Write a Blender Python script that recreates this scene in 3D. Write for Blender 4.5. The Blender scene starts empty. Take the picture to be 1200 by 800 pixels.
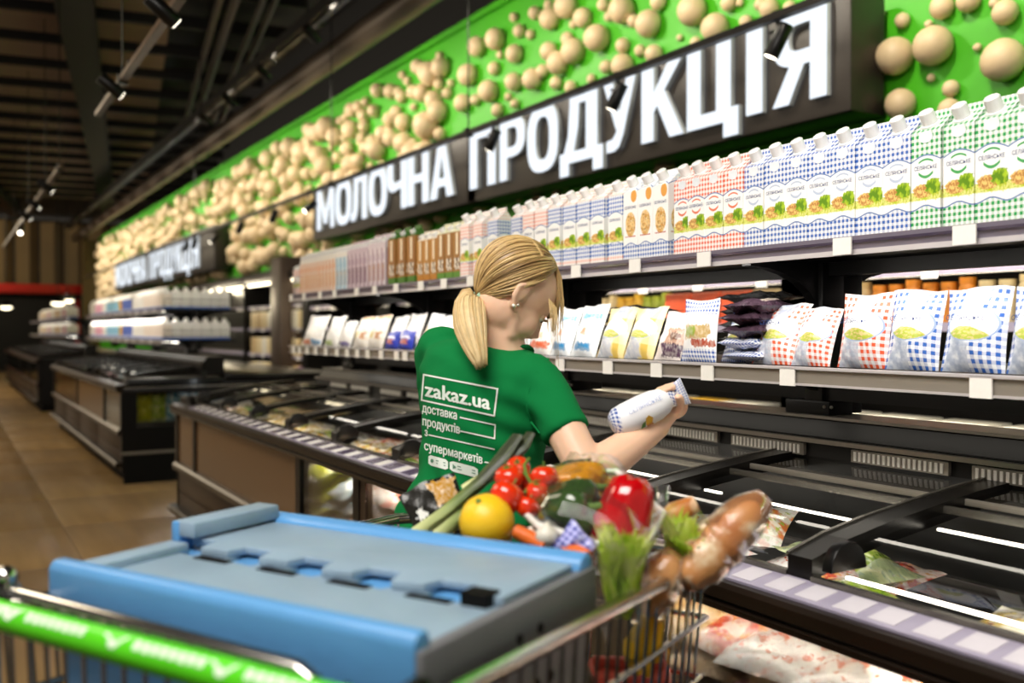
import bpy, bmesh, math, random
from mathutils import Vector, Matrix, noise

SC = bpy.context.scene
COL = SC.collection
random.seed(7)
PI = math.pi

# ------------------------------------------------------------------ camera
TH = math.radians(31.15)            # the shelves run along X, away from the lens towards -X
PITCH = math.atan2(13, 1100)
CAM = Vector((0, 0, 1.37))
RIGHT = Vector((math.sin(TH), math.cos(TH), 0))
FWD = Vector((-math.cos(TH) * math.cos(PITCH), math.sin(TH) * math.cos(PITCH), -math.sin(PITCH)))
UP = RIGHT.cross(FWD)
cd = bpy.data.cameras.new('camera')
cam = bpy.data.objects.new('camera', cd)
COL.objects.link(cam)
cam.matrix_world = Matrix(((RIGHT.x, UP.x, -FWD.x, CAM.x), (RIGHT.y, UP.y, -FWD.y, CAM.y), (RIGHT.z, UP.z, -FWD.z, CAM.z), (0, 0, 0, 1)))
cd.sensor_width = 36
cd.lens = 33
cd.clip_start = 0.05
cd.dof.use_dof = True
cd.dof.focus_distance = 2.3
cd.dof.aperture_fstop = 2.1
SC.camera = cam

# ------------------------------------------------------------------ world, exposure
W = bpy.data.worlds.new('world')
SC.world = W
W.use_nodes = True
W.node_tree.nodes['Background'].inputs[0].default_value = (1.0, 0.86, 0.70, 1)
W.node_tree.nodes['Background'].inputs[1].default_value = 0.20
SC.view_settings.view_transform = 'Standard'
SC.view_settings.look = 'None'
SC.view_settings.gamma = 1
SC.view_settings.use_curve_mapping = False
SC.view_settings.exposure = 0.55
SC.cycles.use_denoising = True
SC.cycles.max_bounces = 8
SC.cycles.transparent_max_bounces = 12
SC.cycles.sample_clamp_indirect = 6.0
SC.cycles.caustics_reflective = False
SC.cycles.caustics_refractive = False


def area(loc, aim, sx, sy, power, col=(1, .93, .84), spread=180):
    l = bpy.data.lights.new('lamp', 'AREA')
    l.shape = 'RECTANGLE'
    l.size, l.size_y, l.energy, l.color = sx, sy, power, col
    l.spread = math.radians(spread)
    o = bpy.data.objects.new('lamp', l)
    COL.objects.link(o)
    o.location = loc
    o.rotation_euler = (Vector(aim) - Vector(loc)).to_track_quat('-Z', 'Y').to_euler()
    return o


def spot(loc, aim, power, cone=60, blend=.6, col=(1, .92, .80), size=.04):
    l = bpy.data.lights.new('track_lamp', 'SPOT')
    l.energy, l.spot_size, l.spot_blend, l.color, l.shadow_soft_size = power, math.radians(cone), blend, col, size
    o = bpy.data.objects.new('track_lamp', l)
    COL.objects.link(o)
    o.location = loc
    o.rotation_euler = (Vector(aim) - Vector(loc)).to_track_quat('-Z', 'Y').to_euler()
    return o


# unseen fill lamps added above the aisle; the last brightens the far wall
area((-0.4, -0.6, 3.7), (-1.0, 1.2, 1.2), 2.4, 1.2, 100, (1, .95, .88))
area((-5.5, -1.2, 3.8), (-5.5, 0.6, 0.5), 3.0, 1.2, 52, (1, .86, .66))
area((-13.0, -1.2, 3.8), (-13.0, 0.8, 0.5), 5.0, 1.2, 75, (1, .84, .60))
area((-24.0, -1.0, 3.8), (-24.0, 1.0, 0.5), 6.0, 1.2, 120, (1, .84, .60))
area((-32.5, -1.5, 4.9), (-37, 0.5, 3.4), 3.0, 3.0, 160, (1, .84, .58))
# track heads over the aisle, aimed at the shelves
for tx in (1.2, 0.2, -0.8, -1.8, -2.8, -3.8):
    spot((tx, 0.55, 3.05), (tx - .25, 1.95, 1.45), 27, 62, .7)
for tx in (-10.6, -12.2, -13.8):
    spot((tx, 0.9, 3.0), (tx, 1.9, 1.5), 80, 60, .7)
spot((-7.4, 1.0, 2.95), (-9.8, 2.2, 1.45), 60, 50, .7)
# wall washers on the upper track, aimed at the bubble wall
for i in range(22):
    tx = 2.2 - i * 1.6
    spot((tx, 2.75, 4.05), (tx + .25, 4.35, 3.05), 135 if tx > -8 else 150, 120, 1.0, (1, .90, .74), .10)


# ------------------------------------------------------------------ picture geometry helper
def ray(px, py):
    return (FWD + RIGHT * ((px - 600) / 1100.0) - UP * ((py - 400) / 1100.0))


def on_y(px, py, y):
    r = ray(px, py)
    return CAM + r * (y / r.y)


def on_z(px, py, z):
    r = ray(px, py)
    return CAM + r * ((z - CAM.z) / r.z)


def at_depth(px, py, d):
    return CAM + ray(px, py) * d


def x_on_y(px, y):
    return on_y(px, 387, y).x


# ------------------------------------------------------------------ mesh helper
class MB:
    def __init__(s):
        s.v, s.f, s.m, s.uv = [], [], [], []

    def face(s, idx, mat=0, uv=None):
        s.f.append(tuple(idx)); s.m.append(mat); s.uv.append(uv)

    def box(s, x0, x1, y0, y1, z0, z1, mat=0, M=None):
        b = len(s.v)
        for x in (x0, x1):
            for y in (y0, y1):
                for z in (z0, z1):
                    p = Vector((x, y, z))
                    s.v.append(M @ p if M else p)
        for q in ((0, 1, 3, 2), (4, 6, 7, 5), (0, 4, 5, 1), (2, 3, 7, 6), (0, 2, 6, 4), (1, 5, 7, 3)):
            s.face([b + k for k in q], mat)
        return s

    def prism(s, prof, a0, a1, axis='x', mat=0, M=None):
        """profile points in the plane across the axis, extruded from a0 to a1"""
        n, b = len(prof), len(s.v)
        for a in (a0, a1):
            for (p, q) in prof:
                w = Vector((a, p, q)) if axis == 'x' else Vector((p, a, q)) if axis == 'y' else Vector((p, q, a))
                s.v.append(M @ w if M else w)
        for i in range(n):
            j = (i + 1) % n
            s.face((b + i, b + j, b + n + j, b + n + i), mat)
        s.face([b + i for i in range(n)][::-1], mat)
        s.face([b + n + i for i in range(n)], mat)
        return s

    def loft(s, rings, mat=0, cap=True, closed=True, uv=False):
        """rings: lists of points, the same count each"""
        n, b = len(rings[0]), len(s.v)
        for r in rings:
            s.v.extend(Vector(p) for p in r)
        R = len(rings)
        for k in range(R - 1):
            for i in range(n if closed else n - 1):
                j = (i + 1) % n
                u = None
                if uv:
                    d = float(n if closed else n - 1)
                    u = [(i / d, k / (R - 1)), ((i + 1) / d, k / (R - 1)), ((i + 1) / d, (k + 1) / (R - 1)), (i / d, (k + 1) / (R - 1))]
                s.face((b + k * n + i, b + k * n + j, b + (k + 1) * n + j, b + (k + 1) * n + i), mat, u)
        if cap and closed:
            s.face([b + i for i in range(n)][::-1], mat)
            s.face([b + (R - 1) * n + i for i in range(n)], mat)
        return s

    def tube(s, pts, rad, n=8, mat=0, cap=True, flat=1.0):
        pts = [Vector(p) for p in pts]
        rr = rad if isinstance(rad, (list, tuple)) else [rad] * len(pts)
        rings, side = [], None
        for i, p in enumerate(pts):
            t = (pts[min(i + 1, len(pts) - 1)] - pts[max(i - 1, 0)]).normalized()
            if side is None:
                side = t.cross(Vector((0, 0, 1)) if abs(t.z) < .9 else Vector((0, 1, 0))).normalized()
            else:
                side = (side - t * side.dot(t)).normalized()
            up = side.cross(t)
            rings.append([p + side * math.cos(2 * PI * k / n) * rr[i] + up * math.sin(2 * PI * k / n) * rr[i] * flat for k in range(n)])
        return s.loft(rings, mat, cap)

    def lathe(s, prof, n=12, M=None, mat=0):
        rings = []
        for (r, z) in prof:
            ring = [Vector((r * math.cos(2 * PI * k / n), r * math.sin(2 * PI * k / n), z)) for k in range(n)]
            rings.append([M @ p for p in ring] if M else ring)
        return s.loft(rings, mat)

    def ball(s, c, r, nu=12, nv=8, mat=0, M=None):
        """r may be a triple; M rotates the ellipsoid about its centre"""
        rx, ry, rz = r if isinstance(r, (tuple, list)) else (r, r, r)
        rings = []
        for i in range(nv + 1):
            a = PI * (0.02 + 0.96 * i / nv)
            ring = []
            for k in range(nu):
                p = Vector((rx * math.sin(a) * math.cos(2 * PI * k / nu), ry * math.sin(a) * math.sin(2 * PI * k / nu), -rz * math.cos(a)))
                ring.append((M @ p if M else p) + Vector(c))
            rings.append(ring)
        return s.loft(rings, mat)

    def mesh(s, name, mats, smooth=False, bevel=0, angle=.7):
        me = bpy.data.meshes.new(name)
        me.from_pydata([tuple(p) for p in s.v], [], s.f)
        for m in (mats if isinstance(mats, (list, tuple)) else [mats]):
            me.materials.append(m)
        me.polygons.foreach_set('material_index', s.m)
        if any(u for u in s.uv):
            ul = me.uv_layers.new(name='UVMap')
            k = 0
            for fi, f in enumerate(s.f):
                for c in range(len(f)):
                    ul.data[k].uv = s.uv[fi][c] if s.uv[fi] else (0.5, 0.5)
                    k += 1
        if bevel:
            bm = bmesh.new(); bm.from_mesh(me)
            ed = [e for e in bm.edges if len(e.link_faces) == 2 and e.calc_face_angle(0) > .5]
            bmesh.ops.bevel(bm, geom=ed, offset=bevel, segments=2, affect='EDGES', profile=.5, clamp_overlap=True)
            bm.to_mesh(me); bm.free()
            smooth = True
        if smooth:
            me.shade_smooth()
            me.set_sharp_from_angle(angle=angle)
        me.validate()
        return me

    def build(s, name, mats, parent=None, smooth=False, bevel=0, angle=.7):
        return link(name, s.mesh(name, mats, smooth, bevel, angle), parent)


def link(name, me, parent=None, loc=None):
    o = bpy.data.objects.new(name, me)
    COL.objects.link(o)
    if parent is not None:
        o.parent = parent
    if loc is not None:
        o.location = loc
    return o


def thing(name, label, cat, loc=(0, 0, 0), rotz=0, group=None):
    o = bpy.data.objects.new(name, None)
    COL.objects.link(o)
    o.location = loc
    o.rotation_euler = (0, 0, rotz)
    o.empty_display_size = .05
    return tag(o, label, cat, group)


def tag(o, label, cat, group=None):
    o['label'] = label
    o['category'] = cat
    if group:
        o['group'] = group
    return o


def struct(o):
    o['kind'] = 'structure'
    return o


def copy_tree(o, label=None, group=None, parent=None):
    c = o.copy()
    COL.objects.link(c)
    if parent is not None:
        c.parent = parent
    if label:
        c['label'] = label
    if group:
        c['group'] = group
    for ch in list(o.children):
        copy_tree(ch, parent=c)
    return c


ORD = 'first second third fourth fifth sixth seventh eighth ninth tenth eleventh twelfth thirteenth fourteenth fifteenth sixteenth seventeenth eighteenth nineteenth twentieth'.split()


def nth(i):
    """0 -> first"""
    if i < 20:
        return ORD[i]
    tens = {2: 'twenty', 3: 'thirty', 4: 'forty', 5: 'fifty', 6: 'sixty', 7: 'seventy'}[(i + 1) // 10]
    r = (i + 1) % 10
    return tens + '-' + ORD[r - 1] if r else tens.replace('y', 'ieth')


# ------------------------------------------------------------------ node helper
class S:
    """a value socket with arithmetic"""
    def __init__(s, nt, sock):
        s.nt, s.k = nt, sock

    def op(s, name, *a):
        n = s.nt.nodes.new('ShaderNodeMath')
        n.operation = name
        for i, x in enumerate((s,) + a):
            if isinstance(x, S):
                s.nt.links.new(x.k, n.inputs[i])
            else:
                n.inputs[i].default_value = x
        return S(s.nt, n.outputs[0])

    def __add__(s, o): return s.op('ADD', o)
    def __radd__(s, o): return s.op('ADD', o)
    def __sub__(s, o): return s.op('SUBTRACT', o)
    def __mul__(s, o): return s.op('MULTIPLY', o)
    def __rmul__(s, o): return s.op('MULTIPLY', o)
    def lt(s, o): return s.op('LESS_THAN', o)
    def gt(s, o): return s.op('GREATER_THAN', o)
    def sin(s): return s.op('SINE')
    def frac(s): return s.op('FRACT')
    def abs(s): return s.op('ABSOLUTE')
    def inv(s): return s.op('MULTIPLY', -1.0) + 1.0
    def between(s, a, b): return s.gt(a) * s.lt(b)


def rgb(h):
    h = h.lstrip('#')
    c = [int(h[i:i + 2], 16) / 255 for i in (0, 2, 4)]
    return tuple((x / 12.92 if x <= .04045 else ((x + .055) / 1.055) ** 2.4) for x in c) + (1,)


def mixc(nt, fac, a, b):
    n = nt.nodes.new('ShaderNodeMix')
    n.data_type = 'RGBA'
    for sock, x in ((n.inputs[0], fac), (n.inputs[6], a), (n.inputs[7], b)):
        if isinstance(x, S):
            nt.links.new(x.k, sock)
        elif hasattr(x, 'is_output'):
            nt.links.new(x, sock)
        else:
            sock.default_value = x
    return n.outputs[2]


def newmat(name):
    m = bpy.data.materials.new(name)
    m.use_nodes = True
    nt = m.node_tree
    return m, nt, nt.nodes['Principled BSDF']


def noise_sock(nt, scale, detail=3, coord='Object', rough=.5):
    tc = nt.nodes.new('ShaderNodeTexCoord')
    n = nt.nodes.new('ShaderNodeTexNoise')
    n.inputs['Scale'].default_value = scale
    n.inputs['Detail'].default_value = detail
    n.inputs['Roughness'].default_value = rough
    nt.links.new(tc.outputs[coord], n.inputs['Vector'])
    return n


def mat(name, col, rough=.5, metal=0.0, var=.12, scale=30, bump=0.0, bscale=None, spec=None, coat=0.0, emit=None, estr=1.0, trans=0.0, sss=0.0):
    m, nt, p = newmat(name)
    c = rgb(col) if isinstance(col, str) else tuple(col)
    n = noise_sock(nt, scale)
    lo = tuple(x * (1 - var) for x in c[:3]) + (1,)
    hi = tuple(min(1, x * (1 + var)) for x in c[:3]) + (1,)
    nt.links.new(mixc(nt, S(nt, n.outputs[0]), lo, hi), p.inputs['Base Color'])
    p.inputs['Roughness'].default_value = rough
    p.inputs['Metallic'].default_value = metal
    if spec is not None:
        p.inputs['Specular IOR Level'].default_value = spec
    if coat:
        p.inputs['Coat Weight'].default_value = coat
        p.inputs['Coat Roughness'].default_value = .08
    if trans:
        p.inputs['Transmission Weight'].default_value = trans
    if sss:
        p.inputs['Subsurface Weight'].default_value = sss
        p.inputs['Subsurface Radius'].default_value = (.01, .004, .002)
    if emit:
        p.inputs['Emission Color'].default_value = rgb(emit) if isinstance(emit, str) else emit
        p.inputs['Emission Strength'].default_value = estr
    if bump:
        b = nt.nodes.new('ShaderNodeBump')
        b.inputs['Strength'].default_value = bump
        b.inputs['Distance'].default_value = .004
        bn = noise_sock(nt, bscale or scale * 3)
        nt.links.new(bn.outputs[0], b.inputs['Height'])
        nt.links.new(b.outputs[0], p.inputs['Normal'])
    return m


def thin_glass(name, tint=(.8, .8, .78, 1), rough=.03, refl=1.0, haze=0.0):
    """a pane: clear with a mirror sheen that grows at a grazing angle"""
    m, nt, p = newmat(name)
    nt.nodes.remove(p)
    tr = nt.nodes.new('ShaderNodeBsdfTransparent'); tr.inputs[0].default_value = tint
    gl = nt.nodes.new('ShaderNodeBsdfGlossy'); gl.inputs['Roughness'].default_value = rough
    fr = nt.nodes.new('ShaderNodeFresnel'); fr.inputs[0].default_value = 1.5
    f = S(nt, fr.outputs[0]) * refl
    mx = nt.nodes.new('ShaderNodeMixShader')
    nt.links.new(f.k, mx.inputs[0]); nt.links.new(tr.outputs[0], mx.inputs[1]); nt.links.new(gl.outputs[0], mx.inputs[2])
    out = mx
    if haze:
        df = nt.nodes.new('ShaderNodeBsdfDiffuse'); df.inputs[0].default_value = (.9, .9, .88, 1)
        m2 = nt.nodes.new('ShaderNodeMixShader'); m2.inputs[0].default_value = haze
        nt.links.new(mx.outputs[0], m2.inputs[1]); nt.links.new(df.outputs[0], m2.inputs[2])
        out = m2
    nt.links.new(out.outputs[0], nt.nodes['Material Output'].inputs[0])
    return m


def lamp_mat(name, col, strength):
    m, nt, p = newmat(name)
    nt.nodes.remove(p)
    e = nt.nodes.new('ShaderNodeEmission')
    e.inputs[0].default_value = rgb(col); e.inputs[1].default_value = strength
    nt.links.new(e.outputs[0], nt.nodes['Material Output'].inputs[0])
    return m


M = {}
M['black'] = mat('black_enamel', '#0a0909', .35, 0, .3, 12, spec=.28)
M['blackmatt'] = mat('black_matt', '#080807', .7, 0, .3, 9, spec=.15)
M['bronze'] = mat('bronze_trim', '#2e2218', .3, .55, .15, 8)
M['bumper'] = mat('bumper_brown', '#221810', .32, .45, .15, 8)
M['panel'] = mat('brown_panel', '#3d2e22', .42, .3, .12, 5)
M['darkpanel'] = mat('dark_end_panel', '#0a0807', .45, 0, .2, 5, spec=.2)
M['steel'] = mat('brushed_steel', '#b5aea4', .28, .9, .1, 60)
M['chrome'] = mat('chrome_wire', '#c9c6c0', .18, 1, .05, 30)
M['greymetal'] = mat('grey_rail', '#8d877e', .35, .5, .1, 20)
M['white'] = mat('white_plastic', '#e9e6e0', .4, 0, .04, 20)
M['tag'] = mat('paper_tag', '#eceae6', .6, 0, .05, 90)
M['strip'] = mat('lilac_price_strip', '#a29bb0', .3, 0, .08, 20)
M['stripdark'] = mat('violet_price_holder', '#574d66', .25, 0, .15, 25)
M['clear'] = thin_glass('clear_rail', (.93, .92, .93, 1), .05, .8, .04)
M['lidglass'] = thin_glass('lid_glass', (.86, .86, .84, 1), .02, .75)
M['frontglass'] = thin_glass('front_glass', (.88, .86, .82, 1), .03, .8)
M['film'] = thin_glass('cling_film', (.97, .97, .97, 1), .16, .55, .03)
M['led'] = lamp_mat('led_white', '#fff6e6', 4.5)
M['ledsoft'] = lamp_mat('led_warm', '#ffeec8', 4)
M['liner'] = mat('freezer_liner', '#1c1c1b', .45, .2, .2, 15)
M['lidframe'] = mat('lid_frame', '#100e0c', .28, .4, .2, 20)
M['rail'] = mat('lid_rail_steel', '#77736b', .25, .8, .1, 40)
# ------------------------------------------------------------------ floor
def floor_material():
    m, nt, p = newmat('floor_tile')
    tc = nt.nodes.new('ShaderNodeTexCoord')
    mp = nt.nodes.new('ShaderNodeMapping'); mp.inputs['Scale'].default_value = (.35, 3.2, 1)
    geo = nt.nodes.new('ShaderNodeNewGeometry')
    nt.links.new(geo.outputs['Position'], mp.inputs[0])
    n = nt.nodes.new('ShaderNodeTexNoise'); n.inputs['Scale'].default_value = 3; n.inputs['Detail'].default_value = 6
    nt.links.new(mp.outputs[0], n.inputs['Vector'])
    ob = nt.nodes.new('ShaderNodeObjectInfo')
    f = (S(nt, n.outputs[0]) - .5) * 1.6 + .5
    c = mixc(nt, f, rgb('#856a44'), rgb('#b09060'))
    c = mixc(nt, S(nt, ob.outputs['Random']) * .45, c, rgb('#6a5336'))
    nt.links.new(c, p.inputs['Base Color'])
    p.inputs['Roughness'].default_value = .38
    return m


M['tile'] = floor_material()
M['grout'] = mat('grout', '#4a3a28', .8)
fl = struct(MB().box(-40, 4, -6, 8, -.12, -.004).build('floor', M['grout']))
tm = MB().box(-.598, .598, -.598, .598, -.006, 0).mesh('tile', M['tile'], bevel=.003)
for i in range(26):
    for j in range(5):
        link('tile', tm, fl, (-1.9 - 1.2 * i - 1.12, -4.1 + 1.2 * j + .6, 0))

# ------------------------------------------------------------------ ceiling: deck, a main beam and joists turned nine degrees off the shelves
M['deck'] = mat('ceiling_deck', '#8f7c6c', .8, 0, .25, 1.2)
M['joist'] = mat('ceiling_steel', '#0f0d0b', .6, .2, .2, 3)
M['duct'] = mat('duct_metal', '#4a4036', .4, .5, .2, 3)
CE = 5.3
ceil = struct(MB().box(-40, 4, -8, 8, CE + .1, CE + .2).build('ceiling', M['joist']))
ROT = Matrix.Translation((-11.94, 1.32, 0)) @ Matrix.Rotation(math.radians(171.1), 4, 'Z')   # local x runs away along the main beam


def ceil_box(name, x0, x1, y0, y1, z0, z1, mt):
    o = MB().box(x0, x1, y0, y1, z0, z1, 0, ROT).build(name, mt, ceil)
    return o


ceil_box('main_beam', -12, 22, -.2, .2, CE - .32, CE, M['joist'])
ceil_box('main_beam', -12, 22, 2.6, 2.95, CE - .32, CE, M['joist'])
for i in range(19):
    x0 = -6 + i * 1.3
    # corrugated deck sheet: eight ribs between the joists
    for (ya, yb) in ((.2, 2.6), (-1.05, -.2)):
        mb = MB()
        prof = []
        for k in range(9):
            prof += [(x0 + k * .14, CE), (x0 + k * .14 + .05, CE), (x0 + k * .14 + .07, CE - .035), (x0 + k * .14 + .12, CE - .035)]
        prof += [(x0 + 1.26, CE + .06), (x0, CE + .06)]
        mb.prism([(p, q) for p, q in prof], ya, yb, 'y', 0, ROT)
        mb.build('deck_sheet', M['deck'], ceil)
    ceil_box('joist', x0 - .08, x0 - .01, -2.5, 2.6, CE - .16, CE, M['joist'])
# conduits beside the beam
for k, (ya, r) in enumerate(((-1.5, .04), (-1.66, .055), (-1.95, .035), (-2.08, .035))):
    mb = MB().tube([ROT @ Vector((-4, ya, CE - .26)), ROT @ Vector((5.2, ya, CE - .26))], r, 8)
    mb.build('conduit', M['duct'], ceil, smooth=True)
# air duct along the top of the bubble wall
mb = MB().tube([(-34, 3.72, 4.42), (-20, 3.72, 4.42), (-9.2, 3.72, 4.42), (-1, 3.72, 4.42)], .14, 14)
tag(mb.build('air_duct', M['duct'], None, smooth=True), 'long round brown air duct hanging above the bubble wall', 'duct')
tag(MB().box(-33, 2, 3.3, 3.5, 4.62, 4.74).build('cable_tray', M['joist']), 'dark cable tray running beside the round air duct under the ceiling', 'cable tray')

# ------------------------------------------------------------------ far wall with tall folded panels
M['farpanel'] = mat('far_panel', '#6a5632', .7, 0, .3, .8)
fw = struct(MB().box(-37.4, -37.2, -9, 9, 0, CE).build('wall_far', M['joist']))
for i in range(22):
    y = -8 + i * .78
    MB().prism([(-37.2, y), (-37.2, y + .7), (-36.95, y + .42)], 2.75, 5.2, 'z').build('panel', M['farpanel'], fw)
M['redpaint'] = mat('red_canopy', '#c01a12', .5, 0, .1, 3)
rc = thing('red_canopy', 'bright red shop canopy at the far end of the hall', 'canopy', (-34, 1.6, 0))
MB().box(-.5, .5, -2.6, 2.4, 2.55, 2.85).build('fascia', M['redpaint'], rc, bevel=.03)
MB().box(-.7, .4, -2.5, 2.2, 2.40, 2.55).build('soffit', M['blackmatt'], rc)
for y in (-2.4, 2.1):
    MB().box(-.3, -.1, y, y + .15, 0, 2.5).build('post', M['redpaint'], rc)
for i, (px, py) in enumerate(((68, 353), (79, 350), (7, 358))):
    p = at_depth(px, py, 25.5 + 2.2 * i)
    d = thing('pendant_lamp', ('small warm pendant lamp glowing under the red canopy', 'second warm pendant lamp, higher one under the red canopy', 'warm lamp glowing low at the very end of the hall')[i], 'lamp', p)
    MB().lathe([(.05, .16), (.15, .1), (.20, -.04), (.18, -.04)], 14).build('shade', M['black'], d, smooth=True)
    MB().ball((0, 0, -.05), (.17, .17, .07), 12, 6).build('bulb', M['ledsoft'], d, smooth=True)
    MB().tube([(0, 0, .14), (0, 0, CE - p.z)], .012, 6).build('cord', M['black'], d)

# ------------------------------------------------------------------ bubble wall
M['green'] = mat('green_paint', '#3fa50c', .5, 0, .10, .8)
M['bubble'] = mat('cream_bubble', '#d2ba94', .5, 0, .04, 6)
WY = 4.32
wb = struct(MB().box(-33, 3, WY, WY + .2, 0, 4.28).build('wall_back', M['green']))
MB().box(-33, 3, WY - .05, WY + .22, 4.28, 4.34).build('edge_trim', M['green'], wb)
NEAR = '''813 13 18;839 33 17;852 3 10;863 2 5;871 25 8;887 5 7;900 10 12;922 8 8;812 49 7;1028 14 4;1054 23 9;1005 41 9;1083 27 5;1050 66 22;1095 54 23;1010 69 5;1031 83 4;
1086 90 5;1140 54 5;1102 8 14;1133 0 14;1176 14 15;1177 71 25;1111 103 10;1014 112 13;1055 122 18;1110 128 13;943 149 4;1160 2 6;960 30 9;990 20 5;645 22 13;665 7 15;683 21 12;668 28 5;705 5 8;730 12 16;710 19 6;740 24 8;
761 28 16;701 45 16;728 53 9;663 45 8;673 60 15;643 60 11;655 74 14;747 59 7;765 63 11;730 77 14;708 78 8;667 102 8;650 97 8;690 92 6;770 2 10;792 43 4;766 190 9;779 180 7;780 200 13;560 55 12;582 46 13;
607 36 8;603 63 11;578 80 8;583 64 5;518 79 12;499 83 11;476 95 6;550 88 13;526 97 5;523 109 7;515 131 13;543 121 11;574 107 13;556 117 7;602 96 11;625 93 13;593 113 5;582 129 8;601 121 6;496 109 11;485 108 9;
470 113 8;458 107 9;443 106 9;490 140 7;474 144 11;457 140 9;483 125 5;515 157 8;483 167 6;470 167 5;413 129 9;428 119 6;409 175 10;425 163 8;437 165 8;450 157 10;438 130 8;619 40 6;634 83 8;690 115 5;716 100 5;
628 237 8;617 225 5;580 233 8;590 228 9;563 240 10;551 231 6;605 232 5;500 262 10;517 252 10;480 264 8;470 258 9;455 268 8;440 262 9;530 245 7;660 215 8;650 228 6;700 205 9;600 20 6;625 15 8;640 5 6'''
balls = []
for t in NEAR.replace('\n', '').split(';'):
    a, b, r = map(float, t.split())
    p = on_y(a, b, WY - .05)
    rw = r * (p - CAM).dot(FWD) / 1100
    balls.append((p.x, p.z, rw))
rnd = random.Random(5)
tries = 0
while len(balls) < 760 and tries < 40000:
    tries += 1
    x = -32.8 + 24.4 * rnd.random()
    z = 2.36 + 1.86 * rnd.random()
    r = rnd.choice((.05, .06, .08, .10, .12, .13, .14, .15))
    if z + r > 4.22 or z - r < 2.26:
        continue
    if all((x - bx) ** 2 + (z - bz) ** 2 > (.78 * (r + br)) ** 2 for bx, bz, br in balls):
        balls.append((x, z, r))
while len(balls) < 800:
    x, z, r = -2.2 + 5 * rnd.random(), 2.4 + 1.75 * rnd.random(), rnd.choice((.03, .05, .07, .09, .12))
    q = Vector((x, WY, z)) - CAM
    if q.dot(FWD) > .3 and q.dot(RIGHT) / q.dot(FWD) < .60:
        continue
    if all((x - bx) ** 2 + (z - bz) ** 2 > (1.1 * (r + br)) ** 2 for bx, bz, br in balls):
        balls.append((x, z, r))
balls.sort(key=lambda b: -b[2] / (-b[0] + 1.5))
bme = MB().ball((0, 0, 0), 1, 14, 10).mesh('bubble', M['bubble'], smooth=True, angle=3)
for (x, z, r) in balls[:290]:
    o = link('bubble', bme, wb, (x, WY - r * .62, z))
    o.scale = (r, r, r)
mb = MB()
for (x, z, r) in balls[290:]:
    mb.ball((x, WY - r * .62, z), r, 10, 7)
o = mb.build('bubbles', M['bubble'], wb, smooth=True, angle=3)
o['kind'] = 'stuff'

# black fascia between the bubbles and the wall fridges
struct(MB().box(-33, 3, WY - .16, WY, 2.14, 2.26).build('trim_1', M['black']))
# far end return of the bubble wall
struct(MB().box(-33.25, -33.0, WY - .5, WY + .2, 0, 4.28).build('trim_2', M['farpanel']))

# ------------------------------------------------------------------ lit sign
M['signface'] = lamp_mat('sign_face', '#eef6ff', .85)
M['signside'] = mat('sign_side', '#cfd6d6', .4, 0, .05, 10)
M['signbox'] = mat('sign_box', '#2b2520', .45, .1, .1, 4)


def ell(cx, cy, rx, ry, a0, a1, n=14):
    return [(cx + rx * math.cos(math.radians(a0 + (a1 - a0) * i / n)), cy + ry * math.sin(math.radians(a0 + (a1 - a0) * i / n))) for i in range(n + 1)]


def strips(outer, inner):
    return [[outer[i], outer[i + 1], inner[i + 1], inner[i]] for i in range(len(outer) - 1)]


def rect(x0, x1, y0, y1):
    return [(x0, y0), (x1, y0), (x1, y1), (x0, y1)]


def sup(cx, cy, rx, ry, a0, a1, n=16):
    """squarish ellipse for the condensed round letters"""
    out = []
    for i in range(n + 1):
        a = math.radians(a0 + (a1 - a0) * i / n)
        c, s_ = math.cos(a), math.sin(a)
        out.append((cx + rx * math.copysign(abs(c) ** .75, c), cy + ry * math.copysign(abs(s_) ** .75, s_)))
    return out


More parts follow.
